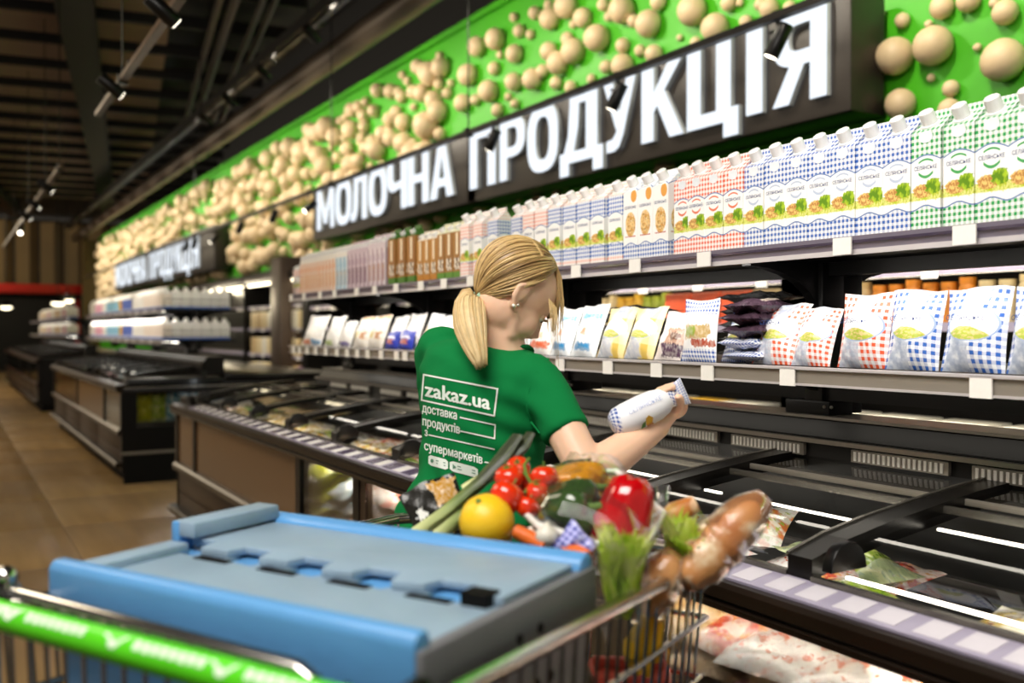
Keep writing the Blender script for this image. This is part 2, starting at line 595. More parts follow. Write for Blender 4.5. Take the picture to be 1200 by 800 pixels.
T = .30
GLYPH = {
    'М': [rect(0, .22, 0, 1), rect(.78, 1, 0, 1), [(.22, 1), (.22, .62), (.42, .12), (.5, .12), (.5, .42)], [(.78, 1), (.5, .42), (.5, .12), (.58, .12), (.78, .62)]],
    'О': strips(sup(.5, .5, .5, .52, 0, 360, 24), sup(.5, .5, .22, .33, 0, 360, 24)),
    'Л': [rect(.70, 1, 0, 1), rect(.2, .70, .83, 1), [(.2, .83), (.48, .83), (.45, .30), (.38, .10), (.26, 0), (0, 0), (0, .17), (.12, .2), (.17, .32)]],
    'Ч': [rect(.70, 1, 0, 1), rect(0, .30, .62, 1), [(0, .62), (.30, .62), (.36, .54), (.70, .58), (.70, .42), (.3, .37), (.1, .42), (.02, .52)]],
    'Н': [rect(0, .3, 0, 1), rect(.7, 1, 0, 1), rect(.3, .7, .42, .58)],
    'А': [[(0, 0), (.29, 0), (.5, .78), (.5, 1), (.34, 1)], [(1, 0), (.71, 0), (.5, .78), (.5, 1), (.66, 1)], [(.30, .2), (.70, .2), (.66, .36), (.34, .36)]],
    'П': [rect(0, .3, 0, 1), rect(.7, 1, 0, 1), rect(.3, .7, .84, 1)],
    'Р': [rect(0, .3, 0, 1)] + strips([(.3, 1)] + sup(.5, .68, .5, .32, 90, -90, 12) + [(.3, .36)], [(.3, .84)] + sup(.5, .68, .2, .16, 90, -90, 12) + [(.3, .52)]),
    'Д': [rect(.62, .88, .16, 1), rect(.24, .62, .84, 1), [(.24, .84), (.46, .84), (.44, .5), (.34, .16), (.1, .16), (.2, .4)], rect(0, 1, 0, .16), rect(0, .22, -.18, 0), rect(.78, 1, -.18, 0)],
    'У': [[(0, 1), (.28, 1), (.52, .52), (.56, .3), (.40, .30)], [(.72, 1), (1, 1), (.62, .2), (.5, .05), (.36, 0), (.12, 0), (.12, .16), (.3, .17), (.40, .24), (.46, .36)]],
    'К': [rect(0, .3, 0, 1), [(.3, .62), (.3, .36), (.36, .42), (.56, .62), (1, 1), (.68, 1)], [(.36, .48), (.56, .62), (1, 0), (.68, 0)]],
    'Ц': [rect(0, .28, 0, 1), rect(.58, .86, 0, 1), rect(.28, .58, 0, .16), rect(.72, 1, -.18, .16)],
    'І': [rect(0, 1, 0, 1)],
    'Я': [rect(.7, 1, 0, 1)] + strips([(.7, 1)] + sup(.5, .70, .5, .30, 90, 270, 12) + [(.7, .40)], [(.7, .84)] + sup(.5, .70, .2, .14, 90, 270, 12) + [(.7, .56)]) + [[(0, 0), (.31, 0), (.62, .44), (.34, .44)]],
}


def sign(name, label, spans, y, z0, z1, boxes):
    t = thing(name, label, 'sign', (spans[0][1], y, z0))
    x00 = spans[0][1]
    for (bx0, bx1, bz0, bz1) in boxes:
        MB().box(bx0 - x00, bx1 - x00, .07, .34, bz0 - z0, bz1 - z0).build('sign_box', M['signbox'], t, bevel=.01)
    for (ch, x0, x1) in spans:
        mb = MB()
        for poly in GLYPH[ch]:
            pts = [(x0 - x00 + p * (x1 - x0), q * (z1 - z0)) for p, q in poly]
            area2 = sum(pts[i][0] * pts[(i + 1) % len(pts)][1] - pts[(i + 1) % len(pts)][0] * pts[i][1] for i in range(len(pts)))
            if area2 < 0:
                pts = pts[::-1]
            n, b = len(pts), len(mb.v)
            for yy in (.03, .06):
                mb.v += [Vector((p, yy, q)) for p, q in pts]
            mb.face([b + i for i in range(n)], 0)
            for i in range(n):
                j = (i + 1) % n
                mb.face((b + i, b + n + i, b + n + j, b + j), 1)
        mb.build('letter', [M['signface'], M['signside']], t)
    return t


SY = 3.92
L1 = [('М', 369, 389), ('О', 390.5, 409), ('Л', 408.5, 427), ('О', 429, 450.5), ('Ч', 451, 474), ('Н', 475, 499), ('А', 501, 528),
      ('П', 547, 577), ('Р', 582, 611), ('О', 614, 650), ('Д', 652, 702), ('У', 702, 741), ('К', 747, 796), ('Ц', 800, 860), ('І', 869, 888), ('Я', 900, 963)]
spans = [(c, x_on_y(a, SY), x_on_y(b, SY)) for c, a, b in L1]
sign('lit_letter_sign', 'large lit sign reading МОЛОЧНА ПРОДУКЦІЯ above the carton shelf', spans, SY, 2.60, 3.10,
     [(spans[0][1] - .25, spans[6][2] + .35, 2.50, 3.12), (spans[7][1] - .12, spans[-1][2] + .12, 2.50, 3.12)])
xs0 = spans[0][1]
off = x_on_y(134, SY) - xs0
k = (x_on_y(231, SY) - x_on_y(134, SY)) / (spans[-1][2] - xs0)
spans2 = [(c, xs0 + off + (a - xs0) * k, xs0 + off + (b - xs0) * k) for c, a, b in spans]
sign('lit_letter_sign', 'blurred lit sign reading МОЛОЧНА ПРОДУКЦІЯ, deep in the hall above white jugs', spans2, SY, 2.52, 3.14,
     [(spans2[0][1] - .25, spans2[6][2] + .3, 2.42, 3.2), (spans2[7][1] - .1, spans2[-1][2] + 1.0, 2.42, 3.2)])

# ------------------------------------------------------------------ lighting tracks and their heads
M['lens'] = lamp_mat('spot_lens', '#fff3dc', 7)
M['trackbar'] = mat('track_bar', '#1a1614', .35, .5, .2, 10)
M['trackwood'] = mat('track_bar_brown', '#5a4632', .4, .4, .2, 10)  # brown bars of the hanging aisle tracks
hm = MB().lathe([(.0, .0), (.036, .0), (.04, .01), (.04, .165), (.036, .17), (.0, .17)], 14).mesh('can', M['black'], smooth=True)
lm = MB().lathe([(0, -.002), (.03, -.002), (.031, .004), (0, .004)], 14).mesh('lens', M['lens'])
am = MB().tube([(0, 0, .10), (.0, .05, .12), (0, .05, .20)], .009, 6).box(-.02, .02, .03, .07, .19, .215).mesh('arm', M['black'])


def head(p, aim, label, group):
    t = thing('track_spotlight', label, 'spotlight', p, 0, group)
    q = (Vector(aim) - Vector(p)).to_track_quat('-Z', 'Y')
    for nm, me in (('can', hm), ('lens', lm)):
        o = link(nm, me, t)
        o.rotation_euler = q.to_euler()
    a = link('arm', am, t)
    a.rotation_euler = (0, 0, 0)
    a.location = (0, 0, .02)
    return t


def track(name, label, x0, x1, y, z, mt, drops, w=.022):
    t = thing(name, label, 'track', (x1, y, z))
    MB().box(x0 - x1, 0, -w, w, -.018, .018).build('bar', mt, t)
    for x in drops:
        MB().tube([(x - x1, 0, .01), (x - x1, 0, CE - .36 - z)], .006, 6).build('cable', M['black'], t)
        MB().box(x - x1 - .03, x - x1 + .03, -.03, .03, -.03, .03).build('clamp', M['black'], t)


track('light_track', 'black lighting track running across the lit letters of the sign', -30, 1.5, 3.55, 2.93, M['trackbar'], [-9.6, -16, x_on_y(549, 3.55)])
for i, (px, py) in enumerate(((903, 42), (716, 106), (572, 165), (357, 234), (318, 250), (279, 266), (246, 282), (226, 296), (216, 300))):
    p = on_y(px, py, 3.55)
    p.z = 2.74
    head(p, p + Vector((-.45, -.25, -1)) if i not in (3, 6) else p + Vector((-.2, -.9, -.8)), 'black spotlight on the track along the sign, %s from the end nearer the green cartons' % nth(i), 'spotlights along the sign')
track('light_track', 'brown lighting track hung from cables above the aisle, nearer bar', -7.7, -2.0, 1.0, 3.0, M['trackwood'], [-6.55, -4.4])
for i, (px, py) in enumerate(((207, 28), (143, 98))):
    p = on_y(px, py, 1.0)
    p.z = 2.9
    head(p, p + Vector((-.1, 1.0, -.75)), ('black cylinder spotlight on the nearer hanging track, larger one', 'black cylinder spotlight beside the cable of the nearer hanging track')[i], 'spotlights over the aisle')
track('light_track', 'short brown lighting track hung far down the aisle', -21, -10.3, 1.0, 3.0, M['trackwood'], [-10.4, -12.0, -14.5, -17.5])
for i, x in enumerate((-11.2, -12.8, -14.2, -16.2)):
    head(Vector((x, 1.0, 2.86)), (x - .1, 2.0, 2.1) if i < 3 else (x + 1.4, .6, 1.6), 'black spotlight on the far aisle track, %s along it' % nth(i), 'spotlights on the far aisle track')
track('light_track', 'dark lighting track under the ceiling beside the air duct', -26, -3.0, 2.74, 4.0, M['trackbar'], [-8, -12])
for i, (px, py) in enumerate(((372, 46), (316, 84), (275, 120), (247, 141))):
    p = on_y(px, py, 2.74)
    p.z = 3.84
    head(p, p + Vector((-.5, .9, -.5)), 'black spotlight under the ceiling track by the duct, %s down the hall' % nth(i), 'spotlights washing the bubble wall')
# ------------------------------------------------------------------ freezer islands
LID = [(1.40, .925), (1.50, .952), (1.62, .972), (1.78, .992), (1.92, 1.008), (2.05, 1.018)]
card_me = MB().box(-.034, .034, -.03, .03, 0, .0016).mesh('price_card', M['stripdark'])
M['cardpale'] = mat('pale_price_card', '#cfcad2', .5, 0, .06, 30)
cardn_me = MB().box(-.026, .026, -.03, .03, 0, .0018).mesh('price_card', M['cardpale'])
cardw_me = MB().box(-.026, .026, -.03, .03, 0, .0018).mesh('price_card', M['tag'])
knob_me = MB().prism([(.05 * math.cos(a * PI / 8), .055 * math.sin(a * PI / 8)) for a in range(9)], -.012, .012, 'x').mesh('lid_handle', M['black'], bevel=.003)


M['brownface'] = mat('brown_gloss_panel', '#6d5238', .22, .25, .15, 2.5)


def island(label, x0, x1, dividers, mullions, strip_x, glass=None, detail=True, front_panel=None, near_window=False, y_back=3.05, opaque=()):
    """x0 the far end, x1 the end nearer the lens; front along Y = 1.3"""
    t = thing('island_freezer', label, 'freezer', (x1, 1.3, 0))
    X = lambda x: x - x1
    Y = lambda y: y - 1.3
    L = X(x0)

    def B(name, a0, a1, b0, b1, c0, c1, mt, bevel=0):
        o = MB().box(a0, a1, Y(b0), Y(b1), c0, c1).build(name, mt, t, bevel=bevel)
        return o
    B('kick', L + .04, -.04, 1.40, y_back - .1, 0, .11, M['blackmatt'])
    # lower panels
    n = max(2, round(-L / 1.4))
    for i in range(n):
        a = L + .02 + i * (-L - .04) / n
        B('base_panel', a + .004, a + (-L - .04) / n - .004, 1.345, 1.375, .11, .29, M['panel'], .004)
        B('base_panel', a + .004, a + (-L - .04) / n - .004, 1.345, 1.375, .296, .43, M['panel'], .004)
    mb = MB().prism([(Y(1.30), .145), (Y(1.285), .155), (Y(1.285), .185), (Y(1.30), .195), (Y(1.345), .195), (Y(1.345), .145)], L - .05, .03, 'x')
    b = mb.build('bumper_rail', M['bumper'], t)
    MB().box(L - .06, L + .03, Y(1.28), Y(1.36), .15, .19).build('end_cap', M['steel'], b, bevel=.01)
    MB().prism([(Y(1.325), .43), (Y(1.31), .44), (Y(1.31), .47), (Y(1.325), .485), (Y(1.38), .485), (Y(1.38), .43)], L, 0, 'x').build('sill_rail', M['bronze'], t)
    # glazed front
    ms = [x0] + sorted(mullions) + [x1]
    for i in range(len(ms) - 1):
        a, c = X(ms[i]), X(ms[i + 1])
        B('front_glass', a + .03, c - .03, 1.345, 1.353, (.485), .815, M['brownface'] if any(q[0] <= (ms[i] + ms[i + 1]) / 2 <= q[1] for q in opaque) else M['frontglass'])
    for m_ in ms:
        B('mullion', X(m_) - .03, X(m_) + .03, 1.335, 1.375, .485, .815, M['black'])
        if detail and abs(m_ + 3.36) < .01:
            B('mullion_cover', X(m_) + .03, X(m_) + .085, 1.34, 1.37, .485, .815, M['panel'])
    # top rail: a ribbed bumper under the price strip
    prof = [(1.335, .812), (1.315, .814), (1.315, .818), (1.302, .820), (1.300, .832), (1.306, .837), (1.296, .845), (1.296, .868), (1.306, .876), (1.325, .878), (1.405, .893), (1.405, .812)]
    MB().prism([(Y(a), b_) for a, b_ in prof], L - .02, .0, 'x').build('top_rail', M['bumper'], t)
    # price strip lying on the rail
    if strip_x:
        sl = Matrix.Translation((0, Y(1.36), .8865)) @ Matrix.Rotation(math.radians(9.5), 4, 'X')
        st = MB().box(X(strip_x[0]), X(strip_x[1]), -.04, .04, -.003, .003, 0, sl).build('price_strip', M['strip'], t)
        if detail:
            x = strip_x[0] + .06
            r = random.Random(3)
            k = 0
            while x < strip_x[1] - .05:
                o = link('price_card', cardn_me if x > -1.7 else card_me if k % 2 == 0 else cardw_me, st)
                o.matrix_local = sl @ Matrix.Translation((X(x), 0, .003))
                x += r.choice((.07, .085, .075))
                k += 1
    # liner: open trough
    lm_ = MB()
    a, c = L + .05, -.05
    for q in ((1.40, 1.42, .28, .88),):
        pass
    lm_.box(a, c, Y(1.38), Y(2.10), .25, .28)
    lm_.box(a, c, Y(2.06), Y(2.10), .28, .99)
    lm_.box(a, a + .03, Y(1.38), Y(2.06), .28, .90)
    if not near_window:
        lm_.box(c - .03, c, Y(1.38), Y(2.06), .28, .90)
    lm_.build('liner', M['liner'], t)
    # rear half of the island
    B('rear_body', L + .02, -.02, 2.24, y_back, .11, .90, M['darkpanel'], .01)
    B('rear_lid', L + .02, -.02, 2.26, y_back - .02, .90, .96, M['lidframe'], .02)
    # lid frames and curved panes
    ds = sorted(dividers)
    for d in ds:
        mb = MB()
        top = [(Y(y), z + .012) for y, z in LID] + [(Y(y), z - .03) for y, z in LID[::-1]]
        mb.prism(top, X(d) - .03, X(d) + .03, 'x')
        mb.build('lid_frame', M['lidframe'], t)
        MB().prism([(Y(y), z + .016) for y, z in LID] + [(Y(y), z + .011) for y, z in LID[::-1]], X(d) - .034, X(d) - .026, 'x').build('frame_edge', M['rail'], t)
    for i in range(len(ds) - 1):
        a, c = X(ds[i]) + .03, X(ds[i + 1]) - .03
        mb = MB()
        rings = [[(a, Y(y), z), (c, Y(y), z)] for y, z in LID]
        mb.loft(rings, 0, cap=False, closed=False)
        g = mb.build('lid_glass', M['lidglass'], t, smooth=True, angle=3)
        if detail:
            o = link('lid_handle', knob_me, t, (a + .05, Y(1.43), .925))
            MB().box(a, c, Y(1.395), Y(1.41), .893, .906).build('lid_front_edge', M['rail'], t)
            MB().box(a, c, Y(1.80), Y(1.812), .985, 1.0).build('slide_rail', M['rail'], t)
            MB().box(a, c, Y(1.875), Y(1.883), .994, 1.008).build('slide_rail', M['greymetal'], t)
    # end plate at the near end
    if near_window:
        e = MB()
        yb = Y(y_back)
        e.box(-.02, .02, Y(1.34), yb, .11, .50)
        e.box(-.02, .02, Y(1.34), Y(1.47), .50, .80)
        e.box(-.02, .02, Y(2.5), yb, .50, .80)
        e.build('end_panel', M['black'], t)
        B('end_glass', -.004, .004, 1.47, 2.5, .50, .80, M['frontglass'])
        B('end_stripe', .02, .03, 1.34, y_back, .26, .285, M['greymetal'])
        B('end_kick', -.02, .03, 1.36, y_back, .0, .25, M['blackmatt'])
        B('end_top', -.05, .03, 1.36, y_back, .80, .86, M['black'], .012)
        B('end_trim', .031, .036, 1.36, y_back, .852, .862, M['steel'])
        B('end_trim', -.25, -.22, 1.40, y_back, .925, .938, M['steel'])
        B('end_top_step', -.30, -.04, 1.40, y_back, .86, .93, M['black'], .01)
    else:
        B('end_panel', -.02, 0, 1.34, y_back, .11, .88, M['darkpanel'])
    B('far_end_panel', L, L + .02, 1.34, y_back, .11, .885, M['darkpanel'])
    MB().prism([(L + .35, .883), (L + .25, .93), (L + .02, .93), (L - .02, .885)], Y(1.36), Y(y_back), 'y').build('end_hood', M['black'], t, bevel=.01)
    # ridge under the shelf uprights
    rp = [(2.05, .96), (2.05, 1.022), (2.058, 1.062), (2.062, 1.075), (2.075, 1.075), (2.10, 1.118), (2.125, 1.125), (2.26, 1.125), (2.26, .96)]
    MB().prism([(Y(a), b_) for a, b_ in rp], L + .75, -.06, 'x').build('ridge', M['black'], t)
    B('ridge_strip', L + .75, -.06, 2.045, 2.06, 1.060, 1.072, M['steel'])
    B('ridge_ledge', L + .75, -.06, 2.098, 2.24, 1.122, 1.130, M['greymetal'])
    x = x1 - .35
    k = 0
    while detail and x > x0 + 1.0:
        o = MB()
        o.box(X(x) - .28, X(x), Y(2.040), Y(2.052), 1.024, 1.056)
        v = o.build('vent_cover', M['greymetal'], t)
        s_ = MB()
        for j in range(18):
            xx = X(x) - .27 + j * .0147
            s_.box(xx, xx + .007, Y(2.037), Y(2.041), 1.028, 1.052)
        s_.build('vent_fin', M['white'], v)['kind'] = 'stuff'
        x -= .34 if k % 2 else .44
        k += 1
    return t


DV = [-.62 - .63 * i for i in range(-3, 10)]
island('long brown and black island freezer beside the woman, with glass lids and lilac price strip', -6.6, 2.1, [d for d in DV if d > -6.4], [-6.08, x_on_y(352, 1.35), -3.36, -.62], (-6.15, 2.0), detail=True, opaque=[(-6.7, x_on_y(352, 1.35))])
island('second island freezer down the hall, its black end facing the long one', -14.9, -8.95, [-9.3 - .65 * i for i in range(9)], [-10.0, -12.2], None, detail=False, near_window=True, y_back=3.35, opaque=[(-12.2, -10.0)])
island('third island freezer, dark one deepest in the hall at the picture edge', -27, -17.6, [-18 - .65 * i for i in range(13)], [-19.5, -22], None, detail=False, near_window=False, y_back=3.3)

# glowing bars added to stand for lamp reflections in the lid glass
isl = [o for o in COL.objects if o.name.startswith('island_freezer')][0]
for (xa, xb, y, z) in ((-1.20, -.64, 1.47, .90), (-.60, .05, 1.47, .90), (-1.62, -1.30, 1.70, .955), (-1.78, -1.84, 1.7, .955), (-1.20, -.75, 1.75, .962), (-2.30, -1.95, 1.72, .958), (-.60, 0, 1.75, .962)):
    MB().box(min(xa, xb) - 2.1, max(xa, xb) - 2.1, y - 1.3, y - 1.3 + .008, z - .005, z).build('lid_reflection', M['led'], isl)

# perforated grille on the trough wall
gr = MB()
for i in range(120):
    for j in range(4):
        x = -2.9 + i * .025 + (j % 2) * .0125
        gr.box(x - 2.1, x - 2.1 + .015, .745, .762, .55 + j * .022, .562 + j * .022)
g = gr.build('grille_slots', M['blackmatt'], isl)
g['kind'] = 'stuff'

# ------------------------------------------------------------------ shelving that stands on the islands
UZ, LZ = 1.5845, 1.2786     # top faces of the two shelves
M['railclear'] = mat('rail_mauve', '#8b8494', .28, 0, .06, 6)
M['raillow'] = mat('rail_taupe', '#8d867c', .3, .1, .08, 6)
M['lip_grey'] = mat('rail_lip_grey', '#b5b0b2', .4, 0, .06, 15)
ut_me = MB().box(-.026, .026, -.004, .0, -.036, .004).mesh('price_tag', M['tag'])
lt_me = MB().box(-.024, .024, -.004, .0, -.040, .006).mesh('price_tag', M['tag'])


def tier(label, x0, x1, posts, utags, ltags, detail=True, y0=1.80, y1=2.54):
    t = thing('island_shelving', label, 'shelf unit', (x1, y0, 1.125))
    X = lambda x: x - x1
    Y = lambda y: y - y0
    Z = lambda z: z - 1.125
    L = X(x0)
    ym = (y0 + y1) / 2
    for nm, zt, th in (('upper_board', UZ, .022), ('lower_board', LZ, .02)):
        MB().box(L, 0, Y(y0 + .02), Y(y1), Z(zt - th), Z(zt)).build(nm, M['black'] if nm == 'upper_board' else M['darkpanel'], t)
    # front rails: a sloped holder with a pale lip
    u = MB().prism([(Y(y0), Z(UZ + .004)), (Y(y0 + .01), Z(UZ + .004)), (Y(y0 + .022), Z(UZ - .026)), (Y(y0 + .014), Z(UZ - .028))], L, 0, 'x').build('upper_rail', M['railclear'], t)
    MB().prism([(Y(y0 + .012), Z(UZ - .026)), (Y(y0 + .022), Z(UZ - .026)), (Y(y0 + .02), Z(UZ - .038)), (Y(y0 + .010), Z(UZ - .038))], L, 0, 'x').build('lip', M['lip_grey'], u)
    MB().prism([(Y(y0 - .001), Z(UZ - .006)), (Y(y0 + .004), Z(UZ - .006)), (Y(y0 + .006), Z(UZ - .012)), (Y(y0 + .003), Z(UZ - .012))], L, 0, 'x').build('groove', M['stripdark'], u)
    l = MB().prism([(Y(y0), Z(LZ - .006)), (Y(y0 + .008), Z(LZ - .006)), (Y(y0 + .012), Z(LZ - .040)), (Y(y0 + .004), Z(LZ - .040))], L, 0, 'x').build('lower_rail', M['raillow'], t)
    MB().box(L, 0, Y(y0 - .008), Y(y0 + .03), Z(LZ - .005), Z(LZ + .001)).build('lip', M['lip_grey'], l)
    MB().box(L, 0, Y(y0 - .004), Y(y0 + .01), Z(LZ - .044), Z(LZ - .039)).build('foot_lip', M['lip_grey'], l)
    for px in utags:
        link('price_tag', ut_me, u, (X(px), Y(y0 - .002), Z(UZ - .002)))
    for px in ltags:
        link('price_tag', lt_me, l, (X(px), Y(y0 - .004), Z(LZ - .006)))
    # uprights with curved gusset brackets
    for p in posts:
        MB().box(X(p) - .032, X(p) + .032, Y(ym - .045), Y(ym + .045), 0.004, Z(UZ - .022)).build('upright', M['black'], t, bevel=.003)
        if detail:
            MB().box(X(p) - .028, X(p) + .028, Y(ym + .045), Y(ym + .13), 0.004, Z(UZ - .03)).build('upright_back', M['black'], t, bevel=.003)
        for (zt, dep, h) in ((UZ - .022, .31, .155), (LZ - .02, .22, .075)):
            for sgn in (-1, 1):
                pr = [(Y(ym + sgn * .04), Z(zt)), (Y(ym + sgn * dep), Z(zt)), (Y(ym + sgn * dep), Z(zt - .018))]
                for k in range(1, 7):
                    a = k / 6 * PI / 2
                    pr.append((Y(ym + sgn * (dep - (dep - .04) * math.sin(a))), Z(zt - .018 - (h - .018) * (1 - math.cos(a)))))
                MB().prism(pr, X(p) - .016, X(p) + .016, 'x').build('bracket', M['black'], t)
        MB().box(X(p) - .10, X(p) + .06, Y(ym - .05), Y(ym + .05), .004, .045).build('foot', M['black'], t, bevel=.004)
        if detail:
            for dx in (.045, .07):
                MB().ball((X(p) + dx, Y(ym - .052), .03), .005, 8, 5).build('bolt', M['steel'], t)
    MB().box(L + .02, -.02, Y(ym - .03), Y(ym + .03), Z(1.172), Z(1.258)).build('cross_beam', M['black'], t)
    MB().box(L + .02, -.02, Y(ym - .02), Y(ym + .02), Z(UZ - .06), Z(UZ - .022)).build('cross_beam', M['black'], t)
    MB().box(L + .05, -.05, Y(y0 + .028), Y(y0 + .042), Z(UZ - .030), Z(UZ - .023)).build('strip_lamp', M['led'], t)
    MB().box(L + .05, -.05, Y(y0 + .16), Y(y0 + .18), Z(LZ - .030), Z(LZ - .022)).build('strip_lamp', M['led'], t)
    # wire end guards
    for zt in (UZ, LZ):
        for xe in (L + .005, -.005):
            mb = MB()
            mb.tube([(xe, Y(y0 + .03), Z(zt)), (xe, Y(y0 + .03), Z(zt + .09)), (xe, Y(y1 - .03), Z(zt + .09)), (xe, Y(y1 - .03), Z(zt))], .004, 6)
            mb.tube([(xe, Y(y0 + .03), Z(zt + .045)), (xe, Y(y1 - .03), Z(zt + .045))], .003, 6)
            mb.build('end_guard', M['chrome'], t)
    return t


ut = [x_on_y(p, 1.80) for p in (1131, 988, 826, 745, 676, 1250, 1320)] + [x_on_y(p, 1.80) for p in (521, 494, 465, 440, 419, 393, 376, 357, 342, 640, 610, 580, 552)]
lt = [x_on_y(p, 1.80) for p in (1152, 925, 831, 771, 714, 658, 1290)] + [x_on_y(p, 1.80) for p in (345, 352, 361, 371, 383, 396, 408, 420, 432, 448, 466, 476, 491, 510, 530, 560, 600)]
tier('black two-level shelving over the long freezer, stocked with milk cartons and bagged cheese', x_on_y(339, 1.80), 1.0, [-1.85, -3.12, -4.38, -5.45, -.55], ut, lt)
tier('two-level shelving on the second freezer, stocked with white jugs and bottles', -15.3, -9.6, [-9.95, -11.8, -13.6, -15.0], [-9.9 - .5 * i for i in range(10)], [-10.1 - .5 * i for i in range(10)], False)
tier('two-level shelving on the third freezer deep in the hall', -26, -18.0, [-18.4, -21, -24, -25.6], [-18.4 - .8 * i for i in range(8)], [-18.5 - .8 * i for i in range(8)], False)

# ------------------------------------------------------------------ wall fridges under the bubble wall
def fridge(name, label, x0, x1, shelves, y0=3.70):
    t = thing('wall_fridge', label, 'fridge', ((x0 + x1) / 2, WY - .17, 0))
    h = (x1 - x0) / 2
    D = -(WY - .17 - y0)
    MB().box(-h, h, -.05, 0, 0, 2.12).build('back_panel', M['darkpanel'], t)
    for s_ in (-1, 1):
        MB().box(s_ * h - .035, s_ * h + .035, D, -.05, 0, 2.12).build('side_panel', M['black'], t)
    MB().box(-h, h, D, -.05, 2.02, 2.12).build('canopy', M['black'], t, bevel=.01)
    MB().box(-h, h, D, -.05, 0, .30).build('base', M['black'], t, bevel=.01)
    MB().box(-h + .06, h - .06, D + .04, D + .07, 1.99, 2.02).build('strip_lamp', M['ledsoft'], t)
    for i, z in enumerate(shelves):
        MB().box(-h + .04, h - .04, D + .06, -.05, z - .02, z).build('shelf_board', M['greymetal'], t)
        MB().box(-h + .04, h - .04, D + .045, D + .06, z - .035, z + .005).build('price_rail', M['strip'], t)
        MB().box(-h + .06, h - .06, D + .07, D + .09, z - .034, z - .022).build('strip_lamp', M['ledsoft'], t)
        for k in range(5):
            MB().box(-h + .25 + k * .5, -h + .33 + k * .5, D + .04, D + .046, z - .05, z).build('price_tag', M['tag'], t)
    return t


FX = [1.6 - 2.5 * i for i in range(8)]
for i in range(5):
    fridge('wall_fridge', 'black wall fridge behind the shelving, %s from the end nearer the green cartons' % nth(i), FX[i + 1], FX[i], [.62, .85, 1.40, 1.65])
fridge('wall_fridge', 'wall fridge with beige packs seen between the two shelvings', -13.6, -11.0, [.70, 1.05, 1.40, 1.70])
fridge('wall_fridge', 'wall fridge with a bright strip light behind the white jugs', -19.5, -13.6, [.70, 1.05, 1.40, 1.70])
for x in (-10.95, -13.6):
    area((x + 1.2 if x > -12 else x - 2, 3.62, 2.0), (x, 4.1, .8), 2.2, .06, 16, (1, .86, .6))
for i in range(3):
    area(((FX[i] + FX[i + 1]) / 2, 3.68, 1.98), ((FX[i] + FX[i + 1]) / 2, 4.1, 1.2), 2.3, .06, 42, (1, .90, .75))
pl = thing('wall_pillar', 'dark brown pillar between the wall fridges beyond the end of the carton shelf', 'pillar', (x_on_y(323, 3.6), 3.75, 0))
MB().box(-.22, .22, -.15, .4, 0, 2.3).build('column', M['panel'], pl, bevel=.01)
MB().box(-.23, .23, -.16, -.15, .0, .12).build('plinth', M['black'], pl)

# lamps below the shelf boards, then fill added inside the freezer for the bags
area((-2.2, 1.845, 1.553), (-2.2, 1.93, 1.2), 6.6, .016, 4, (1, .96, .9))
area((-12.4, 1.845, 1.553), (-12.4, 1.93, 1.2), 5.4, .016, 12, (1, .95, .88))
area((-.2, 1.42, .875), (-.2, 1.62, .4), 3.6, .03, 9, (1, .96, .9))
area((-.2, 1.365, .806), (-.2, 1.60, .60), 3.6, .016, 3.5, (1, .96, .9))
area((-4.2, 1.42, .875), (-4.2, 1.62, .4), 4.2, .03, 20, (1, .93, .82))
area((-2.6, 1.365, .806), (-2.6, 1.60, .60), 2.0, .016, 5, (1, .95, .86))
# ------------------------------------------------------------------ printed packs
def uv(nt):
    n = nt.nodes.new('ShaderNodeUVMap')
    s = nt.nodes.new('ShaderNodeSeparateXYZ')
    nt.links.new(n.outputs[0], s.inputs[0])
    return S(nt, s.outputs[0]), S(nt, s.outputs[1]), n.outputs[0]


def uvnoise(nt, vec, scale, sx=1, sy=1):
    mp = nt.nodes.new('ShaderNodeMapping'); mp.inputs['Scale'].default_value = (sx, sy, 1)
    nt.links.new(vec, mp.inputs[0])
    n = nt.nodes.new('ShaderNodeTexNoise'); n.inputs['Scale'].default_value = scale; n.inputs['Detail'].default_value = 2
    nt.links.new(mp.outputs[0], n.inputs['Vector'])
    return S(nt, n.outputs[0])


def check(nt, u, v, nx, ny, c, base='#f4f5f6'):
    a = (u * nx).frac().lt(.5)
    b = (v * ny).frac().lt(.5)
    f = a * .36 + b * .36 + a * b * .28
    return mixc(nt, f, rgb(base), rgb(c))


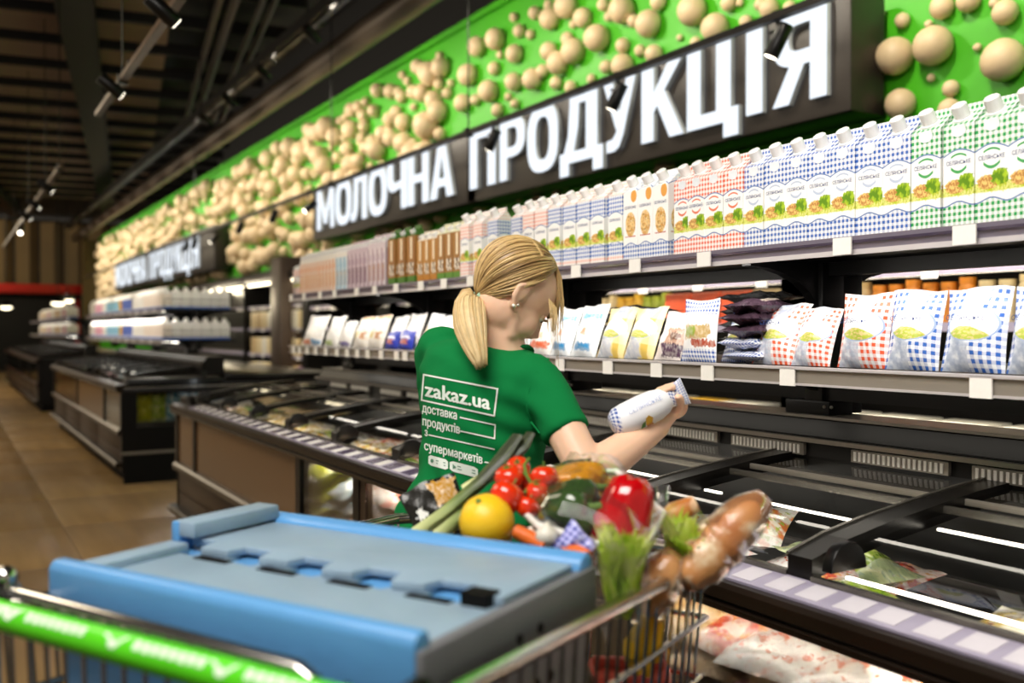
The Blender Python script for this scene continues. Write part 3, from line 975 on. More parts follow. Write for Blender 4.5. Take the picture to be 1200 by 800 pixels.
def carton_mat(name, c, top=None, pic=('#b5c224', '#e9c878', '#5f8a14'), cookie=False, low=None, arc=None, band=(.19, .565), base='#f2f2f1'):
    """gingham above and below a white band with a picture of food on it"""
    m, nt, p = newmat(name)
    u, v, vec = uv(nt)
    col = check(nt, u, v, 6, 20, c, base)
    if low:
        col = mixc(nt, v.lt(.085), col, check(nt, u, v, 6, 20, low, base))
    if top:
        col = mixc(nt, v.gt(.80), col, check(nt, u, v, 6, 20, top, base))
    wave = (u * 2 * PI).op('COSINE') * -.018
    hi = (u * PI).sin() * .045 + band[1]
    lo = wave + band[0]
    inb = v.op('GREATER_THAN', lo) * v.op('LESS_THAN', hi)
    line = (v - hi).abs().lt(.006) + (v - lo).abs().lt(.006)
    col = mixc(nt, inb, col, rgb(base))
    col = mixc(nt, line.op('MINIMUM', 1.0), col, rgb('#6f88b8'))
    if pic:
        n = uvnoise(nt, vec, 7, 1, 2.2)
        n2 = uvnoise(nt, vec, 15, 1, 2.4)
        food = mixc(nt, (n - .46) * 8, rgb(pic[0]), rgb(pic[1]))
        food = mixc(nt, (n2 - .55) * 9, food, rgb(pic[2]))
        food = mixc(nt, (n2 - .40) * -9, food, rgb('#f5efe0'))
        if cookie:
            du, dv = (u - .5) * 2.9, (v - .42) * 7.0
            msk = (du * du + dv * dv + (n2 - .5) * .5).lt(1.0)
            col = mixc(nt, msk, col, food)
            du, dv = (u - .72) * 5, (v - .74) * 14
            col = mixc(nt, (du * du + dv * dv).lt(1.0), col, rgb('#e2a04a'))
            red = v.between(.275, .29) * u.between(.15, .85) * (u * 14).frac().lt(.7)
            col = mixc(nt, red, col, rgb('#b4402c'))
        else:
            lim = mixc(nt, (n2 - .45) * 7, rgb('#dfe08a'), rgb(pic[0]))
            msk = v.op('GREATER_THAN', (n2 - .5) * .05 + .25) * v.op('LESS_THAN', (n - .5) * .10 + .32)
            col = mixc(nt, msk, col, lim)
            du, dv = (u - .40) * 2.9, (v - .325) * 18
            msk = (du * du + dv * dv + (n2 - .5) * 1.4).lt(1.0)
            col = mixc(nt, msk, col, mixc(nt, (n2 - .42) * 7, rgb(pic[1]), rgb('#b97f42')))
            du, dv = (u - .76) * 3.6, (v - .355) * 16
            msk = (du * du + dv * dv + (n2 - .5) * 2.2).lt(1.0)
            col = mixc(nt, msk, col, mixc(nt, (n - .42) * 7, rgb('#a9c62c'), rgb(pic[2])))
    if arc:
        q = (u - .5) * (u - .5)
        a1 = (v - (q * .55 + .435)).abs().lt(.012) * u.between(.25, .75)
        a2 = (v - (q * -.35 + .575)).abs().lt(.008) * u.between(.25, .75)
        col = mixc(nt, a1 + a2, col, rgb(arc))
    nt.links.new(col, p.inputs['Base Color'])
    p.inputs['Roughness'].default_value = .35
    return m


def stripe_mat(name, base, c1, c2, c3, fold='#f3efe9'):
    """slim carton: pale top, coloured panel, picture band low down"""
    m, nt, p = newmat(name)
    u, v, vec = uv(nt)
    n = uvnoise(nt, vec, 6, 1, 2)
    col = mixc(nt, v.gt(.72), rgb(base), rgb(fold))
    col = mixc(nt, v.lt(.72) * u.between(.10, .46), col, rgb(c1))
    col = mixc(nt, v.between(.12, .44) * u.between(.10, .80), col, mixc(nt, (n - .45) * 6, rgb(c1), rgb(c2)))
    col = mixc(nt, v.between(.5, .62) * u.between(.46, .85), col, rgb(c3))
    nt.links.new(col, p.inputs['Base Color'])
    p.inputs['Roughness'].default_value = .35
    return m


def cow_mat(name, base, top, low):
    m, nt, p = newmat(name)
    u, v, vec = uv(nt)
    n = uvnoise(nt, vec, 5, 1, 2)
    col = mixc(nt, u * .5, rgb(base), rgb('#7a4d22'))
    col = mixc(nt, v.gt(.80), col, rgb(top))
    col = mixc(nt, v.lt(.13), col, rgb(low))
    cow = v.between(.16, .36) * (u - .5).abs().lt(.34)
    col = mixc(nt, cow * n.gt(.5), col, rgb('#efe9dc'))
    col = mixc(nt, cow * n.lt(.44), col, rgb('#1c140c'))
    col = mixc(nt, v.between(.42, .78) * (u - .5).abs().lt(.12), col, rgb('#f2e6cc'))
    nt.links.new(col, p.inputs['Base Color'])
    p.inputs['Roughness'].default_value = .4
    return m


CM = {
    'green': carton_mat('green_checked_carton', '#1f9a4a', arc='#4aa45c'),
    'blue': carton_mat('blue_checked_carton', '#2e5fb4', arc='#b9c4da'),
    'red': carton_mat('red_checked_carton', '#e4613c', arc='#e07a5c'),
    'cookie': carton_mat('blue_checked_cookie_carton', '#2560b4', cookie=True, pic=('#e9c88a', '#d29a4a', '#8a6a3c'), top='#c9d6ea', band=(.19, .80)),
    'pinktop': carton_mat('blue_banded_carton', '#3a6cc0', top='#f0c2b4', low='#f0b8a6', band=(.24, .56)),
    'palered': carton_mat('red_banded_carton', '#ec9a86', top='#f3d2c8', low='#f0b8a6', band=(.24, .56)),
    'orange': stripe_mat('orange_slim_carton', '#f4e6dc', '#e0904a', '#e8c48c', '#f0b48a'),
    'bluewhite': stripe_mat('light_blue_slim_carton', '#dfeaf0', '#5aa6cc', '#e2b88a', '#bcd8e8'),
    'lilac': stripe_mat('lilac_slim_carton', '#e2d6dc', '#a98a9c', '#b88a5a', '#c4b2c2', '#d8cad2'),
    'lilac2': stripe_mat('dark_lilac_slim_carton', '#d8c8d0', '#93708a', '#5c3a3a', '#b49aae', '#cdb9c4'),
    'cowgreen': cow_mat('brown_carton_with_green_top', '#a8753c', '#3f6a2a', '#4c7a26'),
    'cowgold': cow_mat('gold_brown_carton', '#c08a44', '#e9dfce', '#b87a2c'),
    'cowleaf': cow_mat('brown_carton_with_leafy_print', '#a87a44', '#d8d8b8', '#5c8a34'),
}
M['cap'] = mat('white_screw_cap', '#f2f2f2', .35, 0, .03, 40)
M['navy'] = mat('navy_print', '#24407c', .5, 0, .05, 40)


def text_mesh(name, body, size, m, bold=0, width=None, depth=0.0):
    c = bpy.data.curves.new(name, 'FONT')
    c.body, c.size, c.align_x, c.resolution_u = body, size, 'CENTER', 2
    c.extrude = depth
    o = bpy.data.objects.new(name, c)
    COL.objects.link(o)
    bpy.context.view_layer.update()
    me = bpy.data.meshes.new_from_object(o.evaluated_get(bpy.context.evaluated_depsgraph_get()))
    bpy.data.objects.remove(o)
    bpy.data.curves.remove(c)
    vs = [v.co.copy() for v in me.vertices]
    fs = [tuple(p.vertices) for p in me.polygons]
    mb = MB()
    for d in ([(0, 0)] if not bold else [(-bold, 0), (bold, 0), (0, bold * .6), (0, -bold * .6)]):
        b = len(mb.v)
        mb.v += [Vector((v.x + d[0], v.y + d[1], v.z + (0 if not bold else .00004 * d[0] / bold))) for v in vs]
        for f in fs:
            mb.face([b + i for i in f])
    bpy.data.meshes.remove(me)
    if width:
        w = max(v.x for v in mb.v) - min(v.x for v in mb.v)
        for v in mb.v:
            v.x *= width / w
    return mb.mesh(name, m)


def carton_mesh(name, w, d, h, m):
    """gable-top carton, front at y=0, base at z=0, UVs run up the front"""
    mb = MB()
    zs = h * .80
    A = [(-w / 2, 0), (w / 2, 0), (w / 2, d), (-w / 2, d)]
    for z in (0, zs):
        mb.v += [Vector((x, y, z)) for x, y in A]
    V = zs / h
    for i in range(4):
        j = (i + 1) % 4
        mb.face((i, j, 4 + j, 4 + i), 0, [(0, 0), (1, 0), (1, V), (0, V)])
    mb.face((3, 2, 1, 0))
    b = len(mb.v)
    zr = h * .93
    e, yb = w * .44, d * .62
    mb.v += [Vector((-e, yb - .003, zr)), Vector((e, yb - .003, zr)), Vector((e, yb + .003, zr)), Vector((-e, yb + .003, zr)),
             Vector((-e, yb - .003, h * .985)), Vector((e, yb - .003, h * .985)), Vector((e, yb + .003, h * .985)), Vector((-e, yb + .003, h * .985))]
    mb.face((4, 5, b + 1, b), 0, [(0, V), (1, V), (1, .94), (0, .94)])
    mb.face((6, 7, b + 3, b + 2), 0, [(0, V), (1, V), (1, .94), (0, .94)])
    gx = w * .12
    c0 = len(mb.v)
    mb.v += [Vector((w / 2 - gx, d * .5, zs + .004)), Vector((-w / 2 + gx, d * .5, zs + .004))]
    mb.face((5, 6, b + 2, b + 1), 0, [(0, V), (1, V), (.55, .94), (.45, .94)])
    mb.face((7, 4, b, b + 3), 0, [(0, V), (1, V), (.55, .94), (.45, .94)])
    for q in ((0, 1, 5, 4), (1, 2, 6, 5), (2, 3, 7, 6), (3, 0, 4, 7)):
        mb.face([b + k for k in q], 0, [(0, .94), (1, .94), (1, 1), (0, 1)])
    mb.face((b + 4, b + 5, b + 6, b + 7), 0, [(0, 1)] * 4)
    return mb.mesh(name, m)


slope = math.atan2(.274 * .13, .046)


def cap_mesh(w, d, h):
    zs = h * .80
    c = Vector((-.004, d * .30, zs + (h * .13) * .48))
    q = Matrix.Translation(c) @ Matrix.Rotation(slope - .06, 4, 'X')
    mb = MB().lathe([(.0215, -.002), (.0215, .003), (.0145, .004), (.0165, .006), (.0165, .031), (.0135, .034), (0, .034)], 14, q)
    return mb.mesh('screw_cap', M['cap'], smooth=True)


def flat_cap_mesh(w, d, h):
    q = Matrix.Translation(Vector((0, d * .22, h * .86))) @ Matrix.Rotation(slope - .06, 4, 'X')
    return MB().lathe([(.015, -.002), (.015, .014), (0, .014)], 10, q).mesh('screw_cap', M['cap'], smooth=True)


brand = text_mesh('brand_lettering', 'СЕЛЯНСЬКЕ', .012, M['navy'], width=.056)
seal = MB().lathe([(.0, 0), (.017, 0), (.017, .0006), (0, .0006)], 16).mesh('seal_print', mat('pale_seal', '#dfe3ea', .5))
HC = .272
W0, D0 = .0715, .073
_m = {}


def big_proto(kind):
    t = thing('milk_carton', 'x', 'carton')
    link('body', _m.setdefault(kind, carton_mesh('carton_body', W0, D0, HC, CM[kind])), t)
    link('screw_cap', _m.setdefault('cap', cap_mesh(W0, D0, HC)), t)
    if kind != 'cookie' or True:
        o = link('brand_lettering', brand, t, (0, -.0008, HC * (.495 if kind != 'cookie' else .60)))
        o.rotation_euler = (PI / 2, 0, 0)
    if kind in ('green', 'blue', 'red'):
        o = link('seal_print', seal, t, (0, -.0002, HC * .755))
        o.rotation_euler = (PI / 2, 0, 0)
        o.scale = (1, .78, 1)
    return t


def slim_proto(kind, w, h):
    t = thing('drink_carton', 'x', 'carton')
    link('body', carton_mesh('carton_body', w, .06, h, CM[kind]), t)
    link('screw_cap', flat_cap_mesh(w, .06, h), t)
    return t


protos = {}
FY = 1.83


def put_cartons(rows, group):
    """rows: (kind, centre pixel column read off the photograph, word for it)"""
    for (kind, px, label, dy, sc) in rows:
        if kind not in protos:
            protos[kind] = big_proto(kind)
            o = protos[kind]
        else:
            o = copy_tree(protos[kind])
        o.location = (x_on_y(px, FY), FY + dy + random.uniform(-.003, .005), UZ + .001)
        o.rotation_euler.z = random.uniform(-.03, .03)
        o.scale = (1, 1, sc)
        o['label'] = label
        o['group'] = group


rows = []
G = [1084, 1121.5, 1160.5, 1202, 1248, 1297]
for i, p in enumerate(G[:4]):
    rows.append(('green', p, 'green-checked milk carton, %s counting up from the blue-checked ones' % nth(i), 0, 1))
B_ = [908, 933, 959, 987, 1017, 1049]
for i, p in enumerate(B_):
    rows.append(('blue', p, 'blue-checked milk carton, %s away from the green-checked ones' % nth(5 - i), 0, 1))
rows.append(('blue', 881, 'lone blue-checked milk carton standing beside the red-checked ones, gap on one side', 0, 1))
for i, p in enumerate((798, 816, 836, 859)):
    rows.append(('red', p, 'bright red-checked milk carton, %s one on the side of the cookie-print cartons' % nth(i), 0, 1))
for i, p in enumerate((738, 755.5, 774.5)):
    rows.append(('cookie', p, 'carton with a cookie picture and blue checks, %s counting toward the red-checked ones' % nth(i), 0, 1))
for i, p in enumerate((720, 700, 683, 666, 649.5)):
    rows.append(('pinktop', p, 'white carton with blue checked band and pink top, %s from the cookie cartons' % nth(i), 0, .985))
for i, p in enumerate((633, 618)):
    rows.append(('palered', p, 'pale red-banded carton above the woman\'s hair, %s from the blue-banded ones' % nth(i), 0, .985))
rows.append(('pinktop', 603, 'white carton with a blue band just above the crown of the woman\'s hair', 0, .96))
rows.append(('pinktop', 577, 'blue-banded carton next to the gap, beside the pale red ones over the ponytail', 0, .985))
for i, p in enumerate((560, 545)):
    rows.append(('palered', p, 'pale red-checked carton over the ponytail, %s from the gap toward the brown cartons' % nth(i), 0, .985))
put_cartons(rows, 'milk cartons on the top shelf')


def put_slim(kind, pxs, w, h, label, group):
    pr = slim_proto(kind, w, h)
    for i, px in enumerate(pxs):
        o = pr if i == 0 else copy_tree(pr)
        o.location = (x_on_y(px, FY), FY + .01, UZ + .001)
        o.rotation_euler.z = random.uniform(-.03, .03)
        o['label'] = label % nth(i)
        o['group'] = group


put_slim('cowleaf', [533, 523.5, 514], .066, .25, 'brown carton with leafy print, %s away from the pale red cartons', 'brown cow-print cartons')
put_slim('cowgold', [505.5, 497.5, 490], .062, .235, 'gold-brown cow-print carton with white top, %s from the leafy-print ones', 'brown cow-print cartons')
put_slim('cowgreen', [479.5, 468, 456.5], .076, .275, 'tall brown carton with green top and cow print, %s from the gold-brown ones', 'brown cow-print cartons')
put_slim('lilac', [446.5, 441.2, 436, 431], .051, .265, 'lilac carton on the top shelf, %s away from the brown cow-print ones', 'slim pastel cartons')
put_slim('lilac2', [425.5, 420.8, 416.1, 411.5, 407.2], .049, .255, 'darker lilac carton with brown print, %s of its block', 'slim pastel cartons')
put_slim('bluewhite', [402.4, 398, 393.7], .050, .25, 'pale blue slim carton on the top shelf, %s from the lilac ones', 'slim pastel cartons')
put_slim('orange', [389.2, 385, 380.9, 376.9, 373, 369.2, 365.5, 361.9, 358.3, 354.8, 351.4], .047, .25, 'orange and white slim carton, %s from the pale blue ones', 'slim pastel cartons')
put_slim('palered', [347, 343.4], .05, .19, 'short white carton at far end of top shelf, %s beyond the tall ones', 'slim pastel cartons')


# ------------------------------------------------------------------ pouches
def pouch_mesh(name, w, h, t, m, seed=0, crimp=True, wrinkle=1.0, full=2.6):
    """a filled bag with flat top and bottom seams; stands with its front at -Y"""
    mb = MB()
    r = random.Random(seed)
    nu, nv = 12, 12
    ph = [r.uniform(0, 6) for _ in range(6)]
    for side in (-1, 1):
        b = len(mb.v)
        for j in range(nv + 1):
            v = j / nv
            puff = (math.sin(PI * min(1, max(0, (v - .03) / .90)))) ** .55 if .03 < v < .93 else 0
            puff *= 1.15 - .45 * v
            nar = 1 - .07 * math.sin(PI * v)
            for i in range(nu + 1):
                u = i / nu
                e = max(0.0, 1 - abs(2 * u - 1) ** full)
                dx = (u - .5) * w * nar
                dy = side * t * .5 * puff * e
                dy += wrinkle * .006 * math.sin(9 * u + ph[0] + 4 * v) * math.sin(7 * v + ph[1]) * puff * e
                dy += wrinkle * .003 * math.sin(21 * u + ph[2] + 9 * v) * math.sin(15 * v + ph[3]) * puff * e
                if v > .93:
                    dy += .003 * math.sin(14 * u + ph[4])
                mb.v.append(Vector((dx, dy, v * h + .004 * math.sin(5 * u + ph[5]) * (v > .9))))
        for j in range(nv):
            for i in range(nu):
                a = b + j * (nu + 1) + i
                q = (a, a + 1, a + nu + 2, a + nu + 1)
                uvq = [(i / nu, j / nv), ((i + 1) / nu, j / nv), ((i + 1) / nu, (j + 1) / nv), (i / nu, (j + 1) / nv)]
                if side == 1:
                    q, uvq = q[::-1], uvq[::-1]
                mb.face(q, 0, uvq)
    return mb.mesh(name, m, smooth=True, angle=3)


def pouch_mat(name, c, nx=9, ny=11, base='#f1f3f6', pic=True, foil='#a3afc4', plain=None, block=None, rough=.3, grey=True, blocks=()):
    m, nt, p = newmat(name)
    u, v, vec = uv(nt)
    n = uvnoise(nt, vec, 7, 1, 1.4)
    if plain:
        col = mixc(nt, (n - .5) * 2 + .5, rgb(base), rgb(plain))
    else:
        col = check(nt, u, v, nx, ny, c, base)
        # a foil-grey streak from the top middle down to the lower front
        ctr = v * .28 + .26
        w = (v - .5).abs() * .16 + .15
        st = (u - ctr).abs().op('LESS_THAN', w)
        if grey:
            col = mixc(nt, st * .92, col, mixc(nt, (n - .4) * 3, rgb(foil), rgb('#e8ecf1')))
    if pic:
        du, dv = (u - .50) * 2.5, (v - .54) * 5.2
        d = du * du + dv * dv
        col = mixc(nt, d.lt(1.18), col, rgb('#9db0d2'))
        col = mixc(nt, d.lt(1.02), col, rgb('#f4f5f8'))
        n2 = uvnoise(nt, vec, 11, 1, 2)
        hill = ((u - .45) * (u - .45) * -.7 + .505 + (n - .5) * .06)
        pm = d.lt(1.02) * v.op('LESS_THAN', hill)
        food = mixc(nt, (n2 - .47) * 8, rgb('#a9b840'), rgb('#dcc48a'))
        col = mixc(nt, pm, col, food)
    if blocks:
        n3, n4 = uvnoise(nt, vec, 5, 1, 1), uvnoise(nt, vec, 14, 1.2, 1)
        ub, vb = u + (n3 - .5) * .34, v + (n4 - .5) * .16
        for (a, b, c_, d_, cc) in blocks:
            blk = mixc(nt, (n4 - .42) * 4, rgb(cc), mixc(nt, .35, rgb(cc), rgb('#f4efe4')))
            if b - a > .85:
                col = mixc(nt, u.between(a, b) * v.between(c_, d_), col, blk if d_ - c_ < .3 else rgb(cc))
            else:
                col = mixc(nt, ub.between(a, b) * vb.between(c_, d_), col, blk)
    nt.links.new(col, p.inputs['Base Color'])
    p.inputs['Roughness'].default_value = rough
    b = nt.nodes.new('ShaderNodeBump'); b.inputs['Strength'].default_value = .35; b.inputs['Distance'].default_value = .004
    nb = uvnoise(nt, vec, 9, 1.4, 1)
    nt.links.new(nb.k, b.inputs['Height'])
    nt.links.new(b.outputs[0], p.inputs['Normal'])
    return m


PM = {
    'bluebag': pouch_mat('blue_checked_pouch', '#2f62b6'),
    'redbag': pouch_mat('red_checked_pouch', '#e25a34'),
    'yellowbag': pouch_mat('yellow_pouch', '#d9b95a', base='#f2e6b4', nx=3, ny=2, blocks=((.30, .62, .02, .30, '#c9cdd8'),)),
    'whiteblue': pouch_mat('white_pouch_blue_foot', '#e8eef4', plain='#dfe8f0', pic=False, blocks=((.2, .8, .10, .22, '#3a92cc'), (.1, .9, .70, .80, '#5aa4d6'), (.40, .6, .38, .52, '#e29a7a'), (.15, .5, .5, .6, '#cfe0ee'))),
    'whiteorange': pouch_mat('white_pouch_orange_foot', '#f0ece6', plain='#e6ded6', pic=False, blocks=((.05, .9, .12, .24, '#e0663c'), (.2, .7, .30, .42, '#e8b89a'), (.2, .8, .72, .80, '#e07a50'))),
    'purplebag': pouch_mat('purple_brown_pouch', '#5a3a50', plain='#efe6e4', base='#e6dcd8', pic=False, blocks=((.35, 1, .05, .30, '#4a2e48'), (.45, 1, .30, .62, '#b98f78'), (.55, .85, .36, .52, '#6a4030'))),
    'bluetop': pouch_mat('blue_topped_pack', '#1f56b0', nx=13, ny=15, grey=False, pic=False, blocks=((.0, 1, .20, .76, '#f0f1f4'), (.10, .82, .36, .58, '#c2a468'), (.12, .5, .40, .56, '#93a83a'), (.45, .95, .24, .35, '#b0492e'))),
    'dark': pouch_mat('dark_plum_pack', '#3c2a3a', plain='#54404e', base='#332430', pic=False, blocks=((.2, .8, .35, .7, '#a89a8e'),), rough=.25),
    'bluesmall': pouch_mat('deep_blue_checked_pack', '#1f4a9e', nx=12, ny=14, grey=False),
    'greybag': pouch_mat('grey_foil_pack', '#5a5a5c', plain='#8a8a8c', base='#4a4a4c', pic=False, rough=.2),
    'farwhite': pouch_mat('white_pouch', '#f0eeea', plain='#e4e0da', pic=False, blocks=((.1, .5, .03, .16, '#e0855a'), (.55, .95, .03, .16, '#3a8ac0'))),
    'fargreen': pouch_mat('white_pouch_green_foot', '#f0eeea', plain='#e6e4dc', pic=False, blocks=((.1, .7, .03, .15, '#a9c46a'),)),
    'farpurple': pouch_mat('white_pouch_purple_foot', '#f0eeea', plain='#e6e2dc', pic=False, blocks=((.3, .9, .03, .15, '#5a4aa8'),)),
    'farcream': pouch_mat('cream_pouch', '#efe6d6', plain='#e8dcc8', pic=False, blocks=((.15, .45, .25, .45, '#c9b45a'), (.55, .85, .25, .45, '#c48a5a'), (.1, .9, .88, 1, '#cf9a5a'))),
    'farblue': pouch_mat('white_pouch_cobalt_foot', '#eceef4', plain='#e4e6ee', pic=False, blocks=((.1, .95, .02, .14, '#4a9ad0'), (.3, .6, .3, .6, '#e0c49a'))),
    'cobalt': pouch_mat('cobalt_pouch', '#2438b0', plain='#2c44c0', base='#2030a0', pic=False, blocks=((.25, .75, .25, .5, '#c8685a'), (.2, .8, .55, .7, '#e8e6f0'))),
}
LY = 1.835
brand_pouch = text_mesh('brand_lettering', 'СЕЛЯНСЬКЕ', .017, M['navy'], width=.088)


def put_pouch(kind, pxl, pxr, ytop, label, group, t=.06, lean=.32, dy=0.0, yaw=0, seed=0, h=None, text=False, roll=0.0, z=None):
    """stands on the lower shelf between two pixel columns measured at its foot"""
    y = LY + dy
    a, b = x_on_y(pxl, y), x_on_y(pxr, y)
    z = LZ if z is None else z
    if h is None:
        top = on_y((pxl + pxr) / 2 + 10, ytop, y + .05)
        h = (top.z - LZ) / math.cos(lean)
    w = (b - a)
    t_ = thing('cheese_pouch', label, 'pouch', ((a + b) / 2, y + t * .45, z + .002), 0, group)
    t_.rotation_euler = (-lean, roll, yaw)
    link('bag', pouch_mesh('bag', w, h, t, PM[kind], seed), t_)
    if text:
        o = link('brand_lettering', brand_pouch, t_, (0, -t * .60 - .005, h * .56))
        o.rotation_euler = (PI / 2 - .03, 0, 0)
        o.scale = (w / .15,) * 3
    return t_


GB = 'pouches on the lower shelf'
put_pouch('bluebag', 1168, 1245, 336, 'blue-checked pouch cut off by the picture edge, end of the lower shelf', GB, .075, .20, 0, 0, 1, text=True)
put_pouch('bluebag', 1092, 1166, 338, 'large blue-checked pouch next to the one cut off by the picture edge', GB, .075, .20, 0, .05, 2, text=True)
put_pouch('bluebag', 1028, 1088, 341, 'blue-checked pouch leaning beside the tallest red-checked pouch', GB, .07, .22, 0, .08, 3, text=True)
put_pouch('redbag', 972, 1030, 345, 'tallest red-checked pouch, touching the blue-checked ones', GB, .07, .16, 0, .04, 4, text=True)
put_pouch('redbag', 917, 962, 362, 'red-checked pouch between two other red-checked pouches, in front of the post', GB, .065, .38, 0, .05, 5)
put_pouch('redbag', 872, 922, 358, 'red-checked pouch beside the dark stacked packs', GB, .065, .40, 0, .02, 6, text=True)
put_pouch('bluetop', 792, 832, 352, 'upright white pack with a blue checked top and food picture, beside the dark stack', GB, .05, .10, -.012, .02, 7)
put_pouch('purplebag', 760, 790, 366, 'purple and brown pouch half hidden by the pack with the blue checked top', GB, .05, .38, 0, .02, 8)
put_pouch('yellowbag', 722, 757, 361, 'yellow pouch next to the purple and brown one', GB, .06, .38, 0, 0, 9)
put_pouch('yellowbag', 691, 722, 361, 'yellow pouch next to the white and blue pouches', GB, .06, .38, 0, 0, 10)
put_pouch('whiteblue', 660, 690, 358, 'white pouch with blue foot, beside the yellow pouches', GB, .06, .36, 0, 0, 11)
put_pouch('whiteblue', 637, 660, 362, 'white pouch with blue foot, partly behind the loose hair strands', GB, .06, .36, 0, 0, 12)
put_pouch('whiteorange', 610, 637, 360, 'white pouch with orange foot, in front of the woman\'s face', GB, .06, .36, 0, 0, 13)
put_pouch('whiteblue', 586, 610, 362, 'white and blue pouch hidden behind the woman\'s neck', GB, .06, .36, 0, 0, 14)
put_pouch('bluesmall', 838, 868, 364, 'deep blue-checked pack squeezed behind the red-checked pouch', GB, .05, .35, .06, 0, 15)
FAR = [('farblue', 524, 546, 371, 'white pouch half behind the woman\'s shoulder, last before her ponytail'), ('farblue', 502, 523, 370, 'white pouch with light blue foot, second from the woman\'s shoulder'),
       ('farblue', 486, 502, 368, 'white pouch with a beige print and blue foot beside the cobalt packs'), ('farwhite', 464, 482, 368, 'white pouch standing behind the second cobalt pack'),
       ('farwhite', 446, 463, 371, 'white pouch standing behind the first cobalt pack'), ('farcream', 424, 442, 370, 'cream pouch with printed squares, nearer the cobalt packs'),
       ('farcream', 407, 424, 372, 'cream pouch with printed squares, next to the purple-footed pouch'), ('farpurple', 391, 405, 377, 'short white pouch with purple foot'),
       ('fargreen', 374, 390, 371, 'white pouch with pale green foot'), ('farwhite', 348, 371, 370, 'white pouch with orange and blue foot at the far end of the lower shelf')]
for i, (k_, a, b, yt, lb) in enumerate(FAR):
    put_pouch(k_, a, b, yt, lb, GB, .06, .34, .03 if k_ == 'farwhite' and a > 440 else 0, 0, 20 + i)
put_pouch('cobalt', 462, 478, 388, 'small cobalt blue pack lying in front, nearer the woman', GB, .05, .25, -.012, 0, 31)
put_pouch('cobalt', 446, 461, 389, 'small cobalt blue pack lying in front, nearer the cream pouches', GB, .05, .25, -.012, 0, 32)


def lay_pack(kind, px, z, w, l, t, yaw, label, group, dy=.05, seed=0):
    y = LY + dy
    t_ = thing('cheese_pouch', label, 'pouch', (x_on_y(px, y), y, z + t * .5), 0, group)
    t_.rotation_euler = (-PI / 2, 0, yaw)
    link('bag', pouch_mesh('bag', w, l, t, PM[kind], seed, True, 1.3, 9), t_)
    return t_


for i, (k_, lb) in enumerate((('bluesmall', 'blue-checked pack lying at the bottom of the stack beside the upright pack'), ('bluesmall', 'blue-checked pack lying second from the bottom of the stack'),
                             ('dark', 'dark plum pack lying on the blue-checked ones'), ('dark', 'dark plum pack lying second from the top of the stack'), ('dark', 'dark plum pack on top of the stack by the upright pack'))):
    lay_pack(k_, 866 - (i % 2) * 5, LZ + .004 + i * .034, .145, .17, .036, .08 * (i % 3 - 1), lb, 'packs lying in a stack', .0, 40 + i)
lay_pack('greybag', 735, LZ + .145, .22, .2, .03, .3, 'grey foil pack lying up behind the yellow pouches', 'grey packs behind', .17, 50)
lay_pack('greybag', 868, LZ + .176, .2, .2, .03, .1, 'grey foil pack lying on top behind the dark stack', 'grey packs behind', .20, 51)
lay_pack('greybag', 700, LZ + .12, .22, .2, .03, .1, 'grey foil pack lying just behind the woman\'s fringe', 'grey packs behind', .2, 52)
# the stack those grey packs lie on
for i in range(4):
    lay_pack('greybag', 735, LZ + .002 + i * .034, .24, .2, .036, .1, 'grey foil pack in the pile behind the yellow pouches, %s from the board' % nth(i), 'grey packs behind', .19, 60 + i)
    lay_pack('greybag', 868, LZ + .002 + i * .042, .2, .2, .040, 0, 'grey foil pack in the pile behind the dark stack, %s from the board' % nth(i), 'grey packs behind', .22, 70 + i)
    if i < 3:
        lay_pack('greybag', 700, LZ + .002 + i * .036, .2, .2, .038, 0, 'grey foil pack in the pile behind the woman\'s fringe, %s from the board' % nth(i), 'grey packs behind', .24, 80 + i)

# ------------------------------------------------------------------ jugs and bottles on the second and third shelving
def jug_material(name, c, c2):
    return stripe_mat(name, c, c2, '#e8e4da', c2, c)


JM = [mat('jug_white', '#f3f1ec', .4), mat('jug_pink', '#e2a8bc', .4), mat('jug_sky', '#8cc4de', .4), mat('jug_amber', '#dca838', .4), mat('jug_blue', '#5a74c4', .4), mat('jug_peach', '#f0e4d8', .4), mat('jug_foot', '#3a66b8', .4)]
jw = MB().box(-.042, .042, -.042, .042, 0, .17).lathe([(.038, .17), (.02, .20), (.02, .215), (0, .216)], 8).mesh('body', JM[0], bevel=.006)
WORDS = ['white', 'pink', 'sky blue', 'amber', 'blue', 'peach']
bands = [MB().box(-.0428, .0428, -.0428, .0428, .03, .145).mesh('label_band', JM[i]) for i in range(6)]
feet = MB().box(-.043, .043, -.043, .043, 0.0, .02).mesh('label_band', JM[6])


def jug(x, y, z, c, label, group):
    t = thing('milk_jug', label, 'jug', (x, y, z + .0015), 0, group)
    link('body', jw, t)
    link('label_band', bands[c], t)
    link('foot_band', feet, t)
    return t


